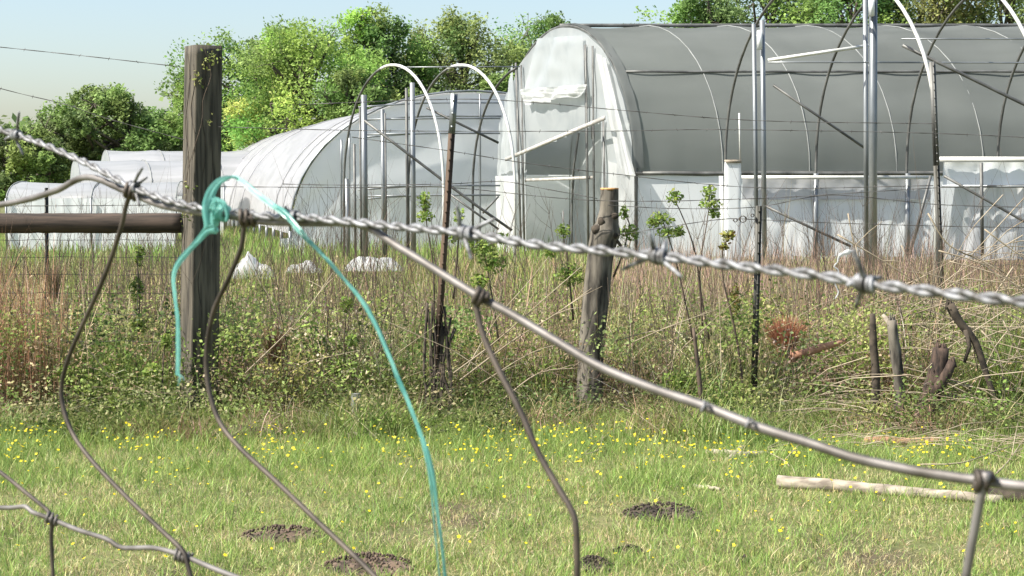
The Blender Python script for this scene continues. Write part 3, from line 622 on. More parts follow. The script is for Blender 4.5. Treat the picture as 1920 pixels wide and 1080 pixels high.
cloth([(1768, 304), (2300, 304), (2300, 348), (1768, 348)], 'side_film', M['curtain'], t, PA, PB, -.02, .05, 60, 6, 12)
cloth([(1790, 352), (2300, 352), (2300, 492), (1770, 486)], 'side_film', M['crumple'], t, PA, PB, -.1, .07, 90, 24, 18)
# white boxed door jamb at its left end
t = thing('door_jamb', at(1374, 340+yg(22.2), 22.2), 'narrow white wrapped door jamb left of the twin steel posts, with a thin pole on top', 'door frame')
a = at(1374, 304, 22.2); mb = MB()
mb.grid(lambda u, v: (a.x+.1*max(-1, min(1, 1.5*math.cos(u*2*PI)))*(1+.08*nz(u*5, v*9, 0)), 22.2+.08*max(-1, min(1, 1.5*math.sin(u*2*PI))), .0+v*a.z+.02*nz(u*6, 3, 0)), 20, 40); mb.build('wrap', M['curtain'], t)
mb = MB(); mb.box((a.x-.0, 22.2, a.z+.01), (.1, 0, 0), (0, .1, 0), (0, 0, .02)); mb.build('cap', M['paleb'], t, False)
tp([(1386, 212), (1388, 306)], .011, 'white', 'pole', t, 22.2)
tp([(1352, 330), (1358, 495)], .03, 'white', 'side_stud', t, 22.3)
# left frame
Yn, Yf = 23.5, 26.
t, HP = hoopframe('hoop_frame', 832, 645, 360, 122, Yn, Yf, .98, 3, 'smaller uncovered hoop frame with pale arched tubes in front of the long white tunnel end')
tp([(755, 126), (975, 125)], .009, 'steel', 'purlin', t, 24.5)
tp([(683, 226), (890, 383), (960, 432)], .02, 'steeld', 'brace', t, 24.)
tp([(800, 202), (935, 268)], .018, 'steeld', 'brace', t, 24.8)
tp([(845, 365), (935, 430)], .016, 'steeld', 'brace', t, 25.); tp([(935, 368), (905, 400)], .014, 'steeld', 'brace', t, 25.)
for (xx, y0_, r_, Y, mt) in ((682, 178, .045, 24.5, 'steel'), (675, 200, .018, 24.6, 'steeld'), (717, 205, .032, 25.2, 'steel'), (722, 212, .014, 25.1, 'steeld'), (762, 165, .022, 24.3, 'steeld'), (773, 155, .036, 24.1, 'steel'), (650, 335, .03, 24.9, 'steel'), (664, 270, .02, 24.8, 'steeld')):
    tp([(xx, y0_), (xx+3, 340+yg(Y))], r_, mt, 'mast_post', t, Y, 2)
for yy in (222, 250, 348, 366): tp([(688, yy+2), (820, yy), (938, yy)], .013, 'steel', 'crossbar', t, 25.6)

# ------------------------------------------------ fence line at about nine metres
FY = 9.25
t = thing('wooden_post', at(368, 792, FY), 'thick square weathered wooden post with a sunlit left face, right end of the dark rail', 'fence post')
a = R(34); n1 = Vector((math.sin(a), -math.cos(a), 0)); n2 = Vector((-math.cos(a), -math.sin(a), 0)); pt = at(376, 84, FY); pb = at(366, 802, FY); hw = .079
mb = MB(); n_ = 40
def postv(k, j):
    c = pb.lerp(pt, k/n_); c = Vector((c.x, FY+.09, c.z)); cs = []
    for (i_, j_) in ((-1, -1), (-.85, -1), (0, -1), (.85, -1), (1, -1), (1, -.85), (1, 0), (1, .85), (1, 1), (.85, 1), (0, 1), (-.85, 1), (-1, 1), (-1, .85), (-1, 0), (-1, -.85)):
        s_ = 1-(.02 if abs(i_) == 1 and abs(j_) == 1 else 0)+.012*nz(i_*3, j_*3, c.z*2.2)+.01*nz(i_*9, j_*9, c.z*14)
        cs.append(c+(n2*-1*i_*s_+n1*-1*j_*s_)*hw*(1.04-.05*k/n_))
    return cs
for k in range(n_+1): mb.V += postv(k, 0)
for k in range(n_):
    for j in range(16): p = k*16+j; q = k*16+(j+1) % 16; mb.Q.append((p, q, q+16, p+16))
c = len(mb.V); mb.V.append(sum(mb.V[-16:], Vector())/16+Vector((0, 0, .004)))
for j in range(16): mb.T.append((n_*16+j, n_*16+(j+1) % 16, c))
mb.build('post', M['post'], t, False)
mb = MB()
for (px0, y0_, y1_) in ((352, 100, 380), (349, 210, 700), (382, 95, 330), (395, 260, 520), (375, 430, 640), (362, 120, 300)):
    nn = n2 if px0 < 364 else n1; pts = []
    for k in range(12):
        p = at(px0+4*math.sin(k*.9), y0_+(y1_-y0_)*k/11, FY); c = Vector((pb.lerp(pt, (p.z-pb.z)/(pt.z-pb.z)).x, FY+.09, p.z)); d = ray(px0, y0_); d = (p-Vector((0, 0, CAMZ))).normalized()
        fp = c+nn*hw*1.012; tt = (fp-Vector((0, 0, CAMZ))).dot(nn)/d.dot(nn); pts.append(Vector((0, 0, CAMZ))+d*tt)
    mb.tube(pts, [.0008+.0016*math.sin(PI*k/11) for k in range(12)], 4)
mb.build('crack', M['rot'], t)
t2 = thing('post_vine', at(385, 160, FY), 'thin green leafy vine climbing the top of the square wooden post', 'vine')
vp = [at(x_, y_, FY-.03) for x_, y_ in ((382, 78), (385, 95), (389, 110), (396, 140), (388, 165), (380, 190), (378, 230), (350, 330), (352, 400))]
mb = MB(); mb.tube(spline(vp, .03), .0016, 4); mb.build('stem', M['dtwig'], t2)
P = np.concatenate([np.array(at(x_, y_, FY-.03))+rng.normal(0, s_, (k_, 3))*np.array([1, .5, 1]) for (x_, y_, s_, k_) in ((400, 105, .025, 26), (372, 142, .02, 22), (388, 120, .02, 14), (355, 350, .02, 14), (346, 405, .02, 18), (390, 220, .02, 8))])
leaves('foliage', P, rng.uniform(.015, .03, len(P)), palette(len(P), GRN, [1, 2, 1, 2]), M['leaf'], t2)
t = thing('wooden_rail', at(150, 420, FY), 'dark weathered horizontal wooden rail running from the left edge to the square post', 'fence rail')
mb = MB(); P = [at(x_, 418.5, FY+.13) for x_ in range(-260, 345, 15)]
mb.tube(P, [.055+.002*nz(i*.7, 0, 0) for i in range(len(P))], 8, jit=.03); mb.build('rail', M['rail'], t, False)
# cut tree trunk used as a post
t = thing('tree_stump', at(1112, 795, FY+.15), 'tall cut grey tree trunk with a knotty collar and fresh orange cut top', 'tree stump')
pts = [(1143, 355, 17), (1142, 395, 18), (1138, 420, 22), (1134, 436, 27), (1129, 455, 25), (1124, 490, 23), (1119, 540, 24), (1113, 600, 24), (1108, 660, 24), (1106, 720, 25), (1106, 770, 28), (1105, 800, 34)]
SY = FY+.15; C_ = [at(a_, b_, SY) for a_, b_, _ in pts]; Rr = [r_/FPX*SY for _, _, r_ in pts]
mb = MB(); K = 60; ns = 28
for k in range(K+1):
    f = k/K*(len(pts)-1); i = min(int(f), len(pts)-2); q = f-i; c = C_[i].lerp(C_[i+1], q); r_ = Rr[i]*(1-q)+Rr[i+1]*q
    for j in range(ns):
        th = 2*PI*j/ns; rr = r_*(1+.07*nz(math.cos(th)*2, math.sin(th)*2, c.z*3)+.12*nz(math.cos(th)*7, math.sin(th)*7, c.z*2.2)); 
        if 2 <= f <= 4.5: rr *= 1+.16*max(0, nz(math.cos(th)*1.5, math.sin(th)*1.5, c.z*9))
        mb.V.append(c+Vector((math.cos(th)*rr, math.sin(th)*rr, 0)))
for k in range(K):
    for j in range(ns): p = k*ns+j; q = k*ns+(j+1) % ns; mb.Q.append((q, p, p+ns, q+ns))
mb.build('trunk', M['stump'], t)
mb = MB(); ctop = C_[0]; mb.tube([ctop-Vector((0, 0, .004)), ctop+Vector((0, 0, .008))], Rr[0]*.98, 20, jit=.04); mb.build('cut_face', M['cutwood'], t, False)
mb = MB()
for (x_, y_, dx_, dz_, r_) in ((1118, 430, -.02, .02, .03), (1152, 405, .02, .0, .022), (1128, 415, -.01, .03, .024), (1150, 440, .02, -.02, .024)):
    p = at(x_, y_, SY-.04); mb.tube([p-Vector((dx_, 0, dz_)), p, p+Vector((dx_, -.01, dz_*.6))], [r_*.7, r_, r_*.5], 9, jit=.15)
mb.build('knot', M['rot'], t)
mb = MB(); mb.tube([at(1148, 440, SY), at(1165, 462, SY-.03)], [.012, .008], 6); mb.build('branch_stub', M['rot'], t)
# metal stakes
def tpost(pt_, pb_, Y, label, mats, wd=.034, split=None, group='steel fence stakes'):
    a = at(*pt_, Y); b_ = at(*pb_, Y); t = thing('fence_stake', (b_.x, Y, 0), label, 'fence stake', group)
    def seg(p, q, mat, nm):
        d = (q-p).normalized(); sx = d.cross(Vector((0, 1, 0))).normalized(); m_ = MB(); h_ = (q-p)/2; m_.box((p+q)/2, h_, sx*wd/2, Vector((0, .002, 0))); m_.box((p+q)/2+Vector((0, -.019, 0)), h_, sx*.003, Vector((0, .0165, 0)))
        k = int((q-p).length/.055)
        for i in range(k): c = p.lerp(q, (i+.5)/k)+Vector((0, -.037, 0)); m_.box(c, d*.006, sx*.006, Vector((0, .002, 0)))
        return m_.build(nm, M[mat], t, False)
    if split: c = a.lerp(b_, split); seg(a, c, mats[0], 'tip'); seg(c, b_, mats[1], 'shaft')
    else: seg(a, b_, mats[0], 'shaft')
    return t
tpost((852, 176), (811, 792), FY, 'tall leaning rusty steel stake with a bare silvery top, left of the cut trunk', ('steel', 'trust'), .036, .12)
tpost((1423, 386), (1412, 792), FY, 'short straight black steel stake right of the cut trunk', ('tpost',), .034)
tpost((1748, 116), (1770, 668), 12.7, 'tall steel stake at the right with a pale flange and dark web', ('steeld', 'tpost'), .045, .35)
tpost((87, 352), (89, 640), 13.8, 'thin dark stake behind the wooden rail at the far left', ('tpost',), .03)
tpost((1700, 560), (1700, 560.5), 12, 'x', ('tpost',)) if False else None
# dead growth round the foot of the leaning stake
t = thing('dead_vine', at(820, 790, FY), 'dark dead vine stems wrapped round the foot of the leaning stake', 'dead vine')
mb = MB()
for i in range(16):
    x_ = 808+random.uniform(-8, 34); mb.tube(spline([at(x_, 795, FY-.04), at(x_+random.uniform(-9, 9), 740, FY-.05), at(x_+random.uniform(-12, 10), 690, FY-.03), at(x_+random.uniform(-10, 22), 600+random.uniform(-40, 50), FY)], .06), random.uniform(.003, .009), 5, jit=.15)
mb.build('stems', M['rot'], t)
# strands of thin barbed wire on that fence
def strand(pts, Y, label, r=.0016, barbs=True, mat='farwire'):
    t = thing('barbed_strand', at(*pts[0], Y), label, 'barbed wire', 'thin wire strands of the back fence'); P = spline([at(a_, b_, Y) for a_, b_ in pts], .05)
    mb = MB()
    for ph in (0, PI):
        F = frames(P); Q = [p+(F[i][1]*math.cos(i*.9+ph)+F[i][2]*math.sin(i*.9+ph))*r*.8 for i, p in enumerate(P)]; mb.tube(Q, r*.75, 4, cap=False)
    if barbs:
        for i in range(3, len(P)-1, 3):
            p = P[i]; a_ = random.uniform(0, PI); d = Vector((math.cos(a_)*.4, random.uniform(-.5, .5), math.sin(a_))).normalized()*.011
            mb.tube([p-d, p, p+d], [.0006, .0018, .0006], 4)
    mb.build('wire', M[mat], t); return t
SL = [(((-60, 82), (150, 104), (345, 126)), 'thin barbed strand crossing the sky left of the square post top'),
      (((-60, 150), (40, 176), (120, 195), (200, 222), (345, 262)), 'sagging barbed strand low in the sky at the left edge'),
      (((410, 238), (700, 245), (1110, 246), (1350, 243), (1750, 250), (2000, 262)), 'thin straight barbed strand crossing the shade cloth at the height of the slanting batten top'),
      (((560, 196), (852, 186), (1000, 192), (1180, 208), (1420, 226), (1750, 232)), 'uppermost faint barbed strand in front of the torn white end wall'),
      (((660, 257), (850, 284), (980, 305), (1150, 326), (1423, 352), (1750, 348)), 'sloping barbed strand passing just under the slanting batten'),
      (((410, 350), (700, 352), (850, 352), (1120, 376), (1423, 372), (1760, 352), (2000, 345)), 'barbed strand just above the orange cut trunk top'),
      (((530, 345), (640, 347), (838, 345), (938, 340), (1010, 352), (1120, 372)), 'short sagging strand from a hooked end left of the hoop frame'),
      (((1140, 385), (1270, 391), (1420, 388), (1560, 366), (1768, 384), (2000, 390)), 'barbed strand level with the top of the short black stake'),
      (((1160, 440), (1345, 412), (1420, 412), (1560, 418), (1768, 424), (2000, 428)), 'lowest plain strand passing behind the big twisted wire at right'),
      (((-60, 386), (90, 386), (345, 384)), 'thin strand running just above the dark wooden rail')]
for pts, lb in SL: strand(pts, FY+.02, lb)
t = thing('woven_fence', at(150, 600, FY+.2), 'fine rusty woven wire netting below the dark rail, left of the square post', 'wire fence')
for yy in (450, 482, 515, 550, 590, 640):
    mb = MB(); mb.tube([at(x_, yy+3*nz(x_*.02, yy, 0), FY+.2) for x_ in range(-200, 345, 20)], .0014, 4); mb.build('line_wire', M['farwire'], t)
for i in range(12):
    xx = -180+i*44+random.uniform(-3, 3); mb = MB(); mb.tube([at(xx+3*nz(xx, y_*.02, 0), y_, FY+.2) for y_ in range(440, 770, 22)], .0012, 4); mb.build('stay_wire', M['farwire'], t)
# insulator knots on the strand beside the short stake
t = thing('wire_splice', at(1388, 412, FY), 'dark knotted wire splices on the strand left of the short black stake', 'wire splice')
for (x_, y_, r_) in ((1379, 413, .012), (1393, 411, .022), (1411, 404, .010)):
    mb = MB(); c = at(x_, y_, FY-.01); mb.tube([c+Vector((r_*math.cos(k*.7)*(1-.01*k), .3*r_*math.sin(k*1.9), r_*math.sin(k*.7)*.8)) for k in range(30)], .0022, 4); mb.build('coil', M['rusty'], t)

# ------------------------------------------------ saplings with leaf clumps
def sapling(stem_px, clumps, Y, label, r=.006, mat='dtwig', n=190, lsz=(.015, .034), pal=None, name='sapling'):
    b_ = at(*stem_px[0], Y); t = thing(name, (b_.x, Y, b_.z), label, 'sapling', 'leafy saplings in the weeds')
    P = spline([at(x_, y_, Y) for x_, y_ in stem_px], .06); mb = MB(); mb.tube(P, [r*(1-.6*i/len(P)) for i in range(len(P))], 6)
    LP = []
    for (cx_, cy_, w_, h_) in clumps:
        c = at(cx_, cy_, Y); s = min(P, key=lambda q: (q-c).length); mb.tube([s, s.lerp(c, .6)+Vector((0, 0, .01)), c], [r*.5, r*.4, r*.2], 4, cap=False)
        ww, hh = w_/FPX*Y, h_/FPX*Y; k = int(n*w_*h_/500)+20; d = rng.normal(0, 1, (k, 3)); d /= np.linalg.norm(d, axis=1)[:, None]; d *= rng.random((k, 1))**.5
        LP.append(np.array(c)+d*np.array([ww, ww, hh]))
        for _ in range(5):
            e = c+Vector((random.gauss(0, ww*.6), random.gauss(0, ww*.6), random.gauss(0, hh*.6))); mb.tube([c, e], [r*.25, r*.1], 3, cap=False)
    mb.build('stem', M[mat], t); P = np.concatenate(LP)
    leaves('foliage', P, rng.uniform(*lsz, len(P)), palette(len(P), pal or [(.24, .33, .06), (.18, .26, .05), (.31, .38, .10), (.13, .18, .045)], [3, 3, 2, 2]), M['leaf'], t)
    return t
SP = 9.5
sapling([(815, 620), (812, 500), (800, 420), (795, 370)], [(796, 378, 14, 20), (798, 404, 18, 14)], SP, 'young leafy sapling top just left of the leaning rusty stake')
sapling([(850, 560), (858, 470), (862, 400)], [(860, 402, 12, 14), (850, 445, 14, 12)], SP, 'small leafy sprig right of the leaning rusty stake behind the big wire')
sapling([(935, 640), (920, 540), (905, 460)], [(905, 462, 26, 22), (880, 450, 14, 14), (925, 492, 26, 22), (900, 530, 20, 20), (942, 448, 12, 14)], SP, 'leafy green sapling under the barb in the middle of the photo')
sapling([(1075, 600), (1065, 500), (1056, 440)], [(1056, 434, 15, 15), (1030, 472, 14, 14), (1068, 515, 30, 22)], SP, 'leafy sapling directly left of the cut trunk')
sapling([(1150, 520), (1170, 470), (1180, 420)], [(1170, 398, 9, 14), (1180, 436, 24, 16), (1168, 470, 14, 14)], SP, 'green resprouting shoot directly right of the knotty trunk collar')
sapling([(1300, 640), (1270, 500), (1245, 420)], [(1240, 410, 26, 14), (1225, 418, 14, 10), (1255, 436, 30, 12), (1275, 432, 10, 10)], SP, 'bright leafed sapling with a wide flat clump above the big twisted wire')
sapling([(1318, 620), (1305, 480), (1275, 395), (1265, 375)], [(1265, 369, 17, 15)], SP, 'thin sapling with one small round clump of leaves against the pale curtain')
sapling([(1330, 640), (1312, 520), (1325, 420), (1330, 385)], [(1330, 360, 16, 13), (1332, 382, 24, 14), (1340, 400, 12, 10)], SP, 'sapling whose full clump sits beside the white door jamb')
sapling([(1398, 780), (1382, 640), (1355, 520), (1355, 470), (1362, 450)], [(1365, 444, 14, 13), (1358, 462, 10, 8), (1378, 560, 12, 30)], SP-.3, 'dark bent sapling stem left of the short black stake with drooping olive leaves', .008, pal=[(.2, .22, .05), (.26, .26, .07), (.2, .12, .05)])
sapling([(1690, 760), (1672, 650), (1665, 590)], [(1650, 640, 30, 26), (1690, 600, 24, 28), (1620, 680, 24, 24), (1700, 650, 20, 24)], SP+.4, 'bushy bright green sapling behind the two thin cut stems at right', n=150)
sapling([(1800, 720), (1790, 640), (1785, 600)], [(1770, 640, 24, 16), (1800, 612, 18, 18), (1740, 690, 20, 16), (1720, 575, 20, 14)], SP+.5, 'leafy green sapling between the cut stems and the crooked dark branch')
sapling([(1290, 800), (1275, 740), (1270, 700)], [(1268, 715, 30, 22), (1300, 735, 24, 20)], SP-.3, 'low bright green leafy plant left of the bent dark sapling')
sapling([(255, 700), (262, 560), (255, 470)], [(262, 480, 10, 24), (255, 540, 14, 26), (262, 610, 18, 20)], SP, 'slender green sapling left of the square wooden post')
sapling([(300, 800), (305, 700), (312, 600)], [(330, 760, 16, 22), (285, 700, 20, 20), (380, 780, 22, 16), (310, 640, 14, 18)], SP-.35, 'leafy plant with a grey stem at the foot of the square wooden post')
sapling([(650, 760), (645, 650), (650, 580)], [(650, 572, 14, 20), (660, 640, 14, 14), (640, 690, 26, 20)], SP, 'light green sapling behind the long teal twine tail')
sapling([(130, 800), (125, 740)], [(165, 740, 24, 20), (120, 700, 20, 16), (210, 760, 26, 20)], SP-.3, 'low leafy green plant under the left curved fence wire')

# ------------------------------------------------ cut stems, logs, brush
def stick(pts, radii, Y, mat, label, cat='branch', name='branch', jit=.08, endmat=None, group=None, base=None):
    pp = [at(x_, y_, Y) if not isinstance(Y, (list, tuple)) else at(x_, y_, Y[i]) for i, (x_, y_) in enumerate(pts)]
    P = spline(pp, .05); n_ = len(P); ym = Y if not isinstance(Y, (list, tuple)) else Y[0]
    rs = [np.interp(i/(n_-1), np.linspace(0, 1, len(radii)), radii)/FPX*ym for i in range(n_)]
    mb = MB(); mb.tube(P, rs, 10, jit=jit)
    if rs[0]*FPX/ym > 6:
        for q in range(5): a_ = q*1.25; e = Vector((math.cos(a_), math.sin(a_), 0))*rs[0]*.6; mb.tube([P[0]+e-Vector((0, 0, .03)), P[0]+e*.8+Vector((0, 0, random.uniform(.01, .05)))], [rs[0]*.4, rs[0]*.08], 4)
    o = mb.build(name, M[mat], None, True, pp[-1]); tag(o, label, cat, group); return o
stick([(1636, 588), (1638, 650), (1642, 700), (1640, 775)], [5, 8, 8, 10], 8.95, 'rot', 'thin black cut stem standing at the right, leftmost of three', 'cut stem', 'cut_stem')
stick([(1672, 600), (1676, 640), (1684, 700), (1690, 780)], [9, 11, 10, 13], 8.92, 'stump', 'grey cut stem with a pale splintered top, middle of three at right', 'cut stem', 'cut_stem')
stick([(1764, 652), (1760, 690), (1748, 735), (1732, 795)], [15, 19, 20, 23], 8.88, 'rotred', 'thick reddish brown stump with a broken top, rightmost of three', 'tree stump', 'cut_stem')
stick([(1786, 678), (1775, 700), (1750, 740)], [9, 12, 13], 8.84, 'rotred', 'broken side prong leaning on the thick reddish stump', 'branch')
stick([(1655, 590), (1668, 606), (1678, 625)], [3, 6, 7], 9.25, 'paleb', 'pale splinter of bare wood on the middle cut stem', 'wood splinter', 'wood_splinter')
stick([(1780, 570), (1800, 605), (1828, 640), (1846, 690), (1864, 745), (1880, 790)], [9, 8, 7, 6, 5, 4], 8.95, 'rot', 'crooked dark branch leaning down to the right behind the big twisted wire')
stick([(1810, 618), (1818, 650), (1808, 680)], [5, 4, 3], 8.94, 'rot', 'small dark side shoot of the crooked branch')
stick([(1300, 615), (1308, 680), (1316, 760)], [3, 4, 5], 9.0, 'dtwig', 'short dark upright stick between the cut trunk and the black stake')
stick([(1486, 668), (1540, 652), (1588, 638)], [7, 8, 5], 9.4, 'redwood', 'short reddish fallen log in the weeds right of the black stake', 'log', 'fallen_log')
stick([(1290, 765), (1318, 790), (1345, 818), (1385, 838)], [7, 8, 14, 10], 8.9, 'rot', 'dark forked dead branch lying at the weed edge below the thick wire')
stick([(1250, 800), (1300, 802), (1345, 812)], [4, 5, 6], 8.95, 'rot', 'dark dead twig joining the forked branch from the left')
# big pale log lying on the lawn
def logon(p0, p1, r0, r1, mat, label, cat='log', name='fallen_log', jit=.04, crook=0.):
    a, b_ = gnd(*p0), gnd(*p1); P = []; n_ = 26
    for i in range(n_+1):
        f = i/n_; c = a.lerp(b_, f); r_ = r0*(1-f)+r1*f; P.append(Vector((c.x, c.y+crook*math.sin(f*5), gh(c.x, c.y)+r_*.85+.008*nz(f*4, 0, a.x))))
    mb = MB(); mb.tube(P, [(r0*(1-i/n_)+r1*i/n_)*(1+.07*nz(i*.5, 1, a.x)) for i in range(n_+1)], 14, jit=jit); o = mb.build(name, M[mat], None, True, a); tag(o, label, cat); return o
logon((1458, 917), (1880, 945), .030, .020, 'paleb', 'long pale bleached log lying on the lawn under the thick diagonal wire')
logon((1300, 918), (1350, 924), .010, .008, 'paleb', 'short thin pale stick lying alone in the lawn', 'stick', 'stick')
logon((1326, 850), (1392, 858), .014, .02, 'paleb', 'pale split branch end pointing left at the weed edge', 'branch', 'branch', .12)
logon((1368, 866), (1392, 845), .016, .018, 'paleb', 'short pale broken prong crossing the split branch', 'branch', 'branch', .1)
logon((1392, 858), (1440, 852), .018, .012, 'paleb', 'pale broken branch butt from which bare twigs fan out', 'branch', 'branch', .12)
stick([(1372, 835), (1366, 848), (1378, 858)], [2, 9, 6], 8.2, 'paleb', 'upright pale splinter on the split branch', 'wood splinter', 'wood_splinter')
logon((1620, 835), (1760, 836), .022, .02, 'redwood', 'brown log half hidden in cut brush at the weed edge, above the long pale log')
logon((1850, 938), (1990, 945), .03, .03, 'rot', 'dark rotten log at the right edge under the wire knot')
logon((640, 818), (732, 822), .022, .018, 'paleb', 'grey weathered stick lying at the weed edge behind the teal twine', 'stick', 'stick')
stick([(400, 822), (440, 812), (490, 815), (530, 822)], [10, 16, 14, 8], 8.75, 'rot', 'dark rotten log lying right of the foot of the square post', 'log', 'fallen_log')
t = thing('concrete_stub', gnd(675, 806), 'small upright grey block among the weeds behind the teal twine', 'block')
c = at(668, 770, 9.0); mb = MB()
mb.grid(lambda u, v: (c.x+.026*math.cos(u*2*PI)*(abs(math.cos(u*2*PI))+abs(math.sin(u*2*PI)))**-.7, 9.0+.02*math.sin(u*2*PI), v*(at(668, 738, 9.).z)), 16, 6); mb.tube([(c.x, 9., at(668, 738, 9.).z-.002), (c.x, 9., at(668, 738, 9.).z)], .022, 12); mb.build('block', M['conc'], t)
# long bare stalks, each one a branch
BR = [[(1760, 470), (1850, 500), (1900, 560), (1960, 640)], [(1640, 545), (1760, 590), (1880, 640), (1990, 670)], [(1570, 440), (1640, 480), (1720, 530)], [(1780, 490), (1880, 520), (1990, 590)],
      [(1846, 430), (1900, 470), (1980, 520)], [(1740, 400), (1780, 460), (1860, 500), (1940, 570)], [(1880, 600), (1900, 640), (1930, 700)], [(1840, 620), (1870, 660), (1884, 740), (1870, 800)],
      [(1800, 690), (1860, 740), (1960, 790)], [(1740, 700), (1830, 745), (1900, 765), (1980, 820)], [(1700, 812), (1800, 820), (1880, 850), (1960, 880)], [(1600, 815), (1700, 800), (1800, 806), (1960, 840)],
      [(1440, 845), (1500, 825), (1600, 812), (1700, 806)], [(1440, 850), (1520, 838), (1640, 835)], [(1440, 852), (1520, 852), (1565, 855)], [(1440, 856), (1470, 875), (1480, 882)],
      [(1540, 822), (1640, 826), (1780, 835), (1900, 870)], [(1720, 880), (1800, 880), (1870, 855), (1900, 842)], [(1868, 898), (1890, 870), (1925, 825), (1950, 800)], [(1900, 500), (1860, 560), (1830, 610)],
      [(1690, 460), (1720, 520), (1790, 600)], [(1590, 400), (1610, 500), (1640, 560)],
      [(850, 700), (930, 640), (1010, 570), (1090, 500)], [(860, 715), (960, 640), (1040, 590), (1110, 540)], [(870, 700), (930, 600), (990, 530), (1030, 480)], [(880, 640), (905, 570), (930, 500)],
      [(900, 720), (1000, 660), (1080, 640)], [(930, 760), (1010, 700), (1090, 690)], [(1130, 790), (1125, 850), (1098, 862)], [(1172, 790), (1140, 825), (1095, 862)], [(1190, 640), (1260, 610), (1345, 580)],
      [(460, 700), (560, 600), (625, 510)], [(1020, 800), (1060, 780), (1100, 770)], [(640, 815), (700, 790), (720, 760)], [(430, 830), (480, 800), (530, 815)], [(1150, 640), (1240, 620), (1330, 640)]]
BRL = ['long stalk arching from the tall pale-flanged stake down to the right edge', 'pale stalk sloping right under the big twisted wire beside the rightmost barb', 'thin short stalk sloping across the curtain film left of the tall pale-flanged stake', 'straight stalk starting at the foot of the tall pale-flanged stake', 'short stalk high at the right edge in front of the crumpled plastic', 'stalk dropping steeply past the tall pale-flanged stake then flattening right', 'short steep stalk at the right edge just below the big twisted wire', 'curved upright stalk crossing the crooked dark branch', 'stalk sloping right from the thick reddish stump', 'lower stalk passing right of the thick reddish stump to the right edge', 'flat stalk lying over the brown log to the right edge', 'long low stalk lying just behind the brown log', 'uppermost stalk of the fan growing from the pale broken butt', 'second stalk down of the fan growing from the pale broken butt', 'level short stalk of the fan growing from the pale broken butt', 'tiny stalk of the fan bent down towards the long pale log', 'long low stalk lying in front of the brown log', 'curved stalk above the right end of the long pale log', 'stout slanting stalk behind the wire knot at the right edge', 'backward leaning stalk above the crooked dark branch', 'stalk sloping right behind the rightmost barb', 'near upright stalk dropping behind the white plastic scrap', 'longest stalk slanting up to the cut trunk from the leaning stake', 'stalk slanting up to the cut trunk, just below the longest one', 'steep curved stalk left of the cut trunk reaching the leafy sapling', 'short steep stalk right behind the middle wire knot', 'lowest of the stalks slanting up to the left side of the cut trunk', 'nearly level stalk touching the lower left side of the cut trunk', 'upright hooked stalk in the grass edge right of the foot of the cut trunk', 'slanting stalk meeting the hooked stalk at the grass edge', 'stalk sloping up right from the cut trunk towards the short black stake', 'long pale stalk slanting up right of the square post', 'short stalk at the foot of the cut trunk on its left', 'short stalk above the grey weathered stick behind the teal twine', 'low stalk over the dark rotten log beside the square post', 'lower stalk right of the cut trunk, nearly level']
for i, pts in enumerate(BR):
    dep = 9.0+random.uniform(-.1, .7) if pts[0][1] < 790 else None
    cx_ = sum(p[0] for p in pts)/len(pts)
    if dep is None:
        g_ = [gnd(p[0], p[1]+4) for p in pts]; P = spline([Vector((q.x, min(q.y, 9), .02+.02*random.random())) for q in g_], .05)
    else: P = spline([at(x_, y_, dep) for x_, y_ in pts], .05)
    mb = MB(); rr = random.uniform(.0032, .0055); mb.tube(P, [rr*(1-.6*k/len(P)) for k in range(len(P))], 5, jit=.05)
    for _ in range(3):
        k = random.randint(len(P)//4, len(P)-2); q = P[k]; d = (P[k+1]-P[k]).normalized(); e = q+(d+Vector((random.gauss(0, .5), random.gauss(0, .3), random.gauss(0, .5)))).normalized()*random.uniform(.08, .25); mb.tube([q, q.lerp(e, .5)+Vector((0, 0, .008)), e], [rr*.5, rr*.4, rr*.15], 4, cap=False)
    o = mb.build('bare_branch', M['twig'], None, True, P[0])
    gp = 'bare stalks of the brush pile at right' if cx_ > 1400 else ('bare stalks leaning beside the cut trunk' if cx_ > 800 else 'bare stalks in the weeds at left'); lb = BRL[i]
    tag(o, lb, 'branch', gp)
# extra fine brush in the pile
mb = MB()
for _ in range(210):
    x_ = random.uniform(1.7, 3.4); y_ = random.uniform(8.7, 10.2); a_ = random.gauss(.2, .5); l = random.uniform(.4, 1.1); z_ = random.uniform(0, .85)*min(1, (x_-1.6)/1.2)*min(1, (y_-8.5))
    d = Vector((math.cos(a_), random.gauss(0, .3), -math.sin(a_)*.8)).normalized(); p = Vector((x_-l*.5, y_, z_+.1)); q = p+d*l; q.z = max(q.z, .02); m_ = p.lerp(q, .5)+Vector((0, 0, .06)); mb.tube([p, p.lerp(m_, .6)+Vector((0, 0, .015)), m_, q], [.0012, .002, .0026, .003], 4, cap=False)
for _ in range(150):
    p = gnd(random.uniform(1520, 2000), random.uniform(805, 850)); a_ = random.gauss(0, .35); l = random.uniform(.1, .45); d = Vector((math.cos(a_), math.sin(a_), random.gauss(0, .05)))*l; z_ = random.uniform(.01, .07); mb.tube([p+Vector((0, 0, z_)), p+d*.5+Vector((0, 0, z_+.02)), p+d+Vector((0, 0, z_))], [.0015, .0022, .001], 4, cap=False)
tag(mb.build('brush', M['twig']), kind='stuff')
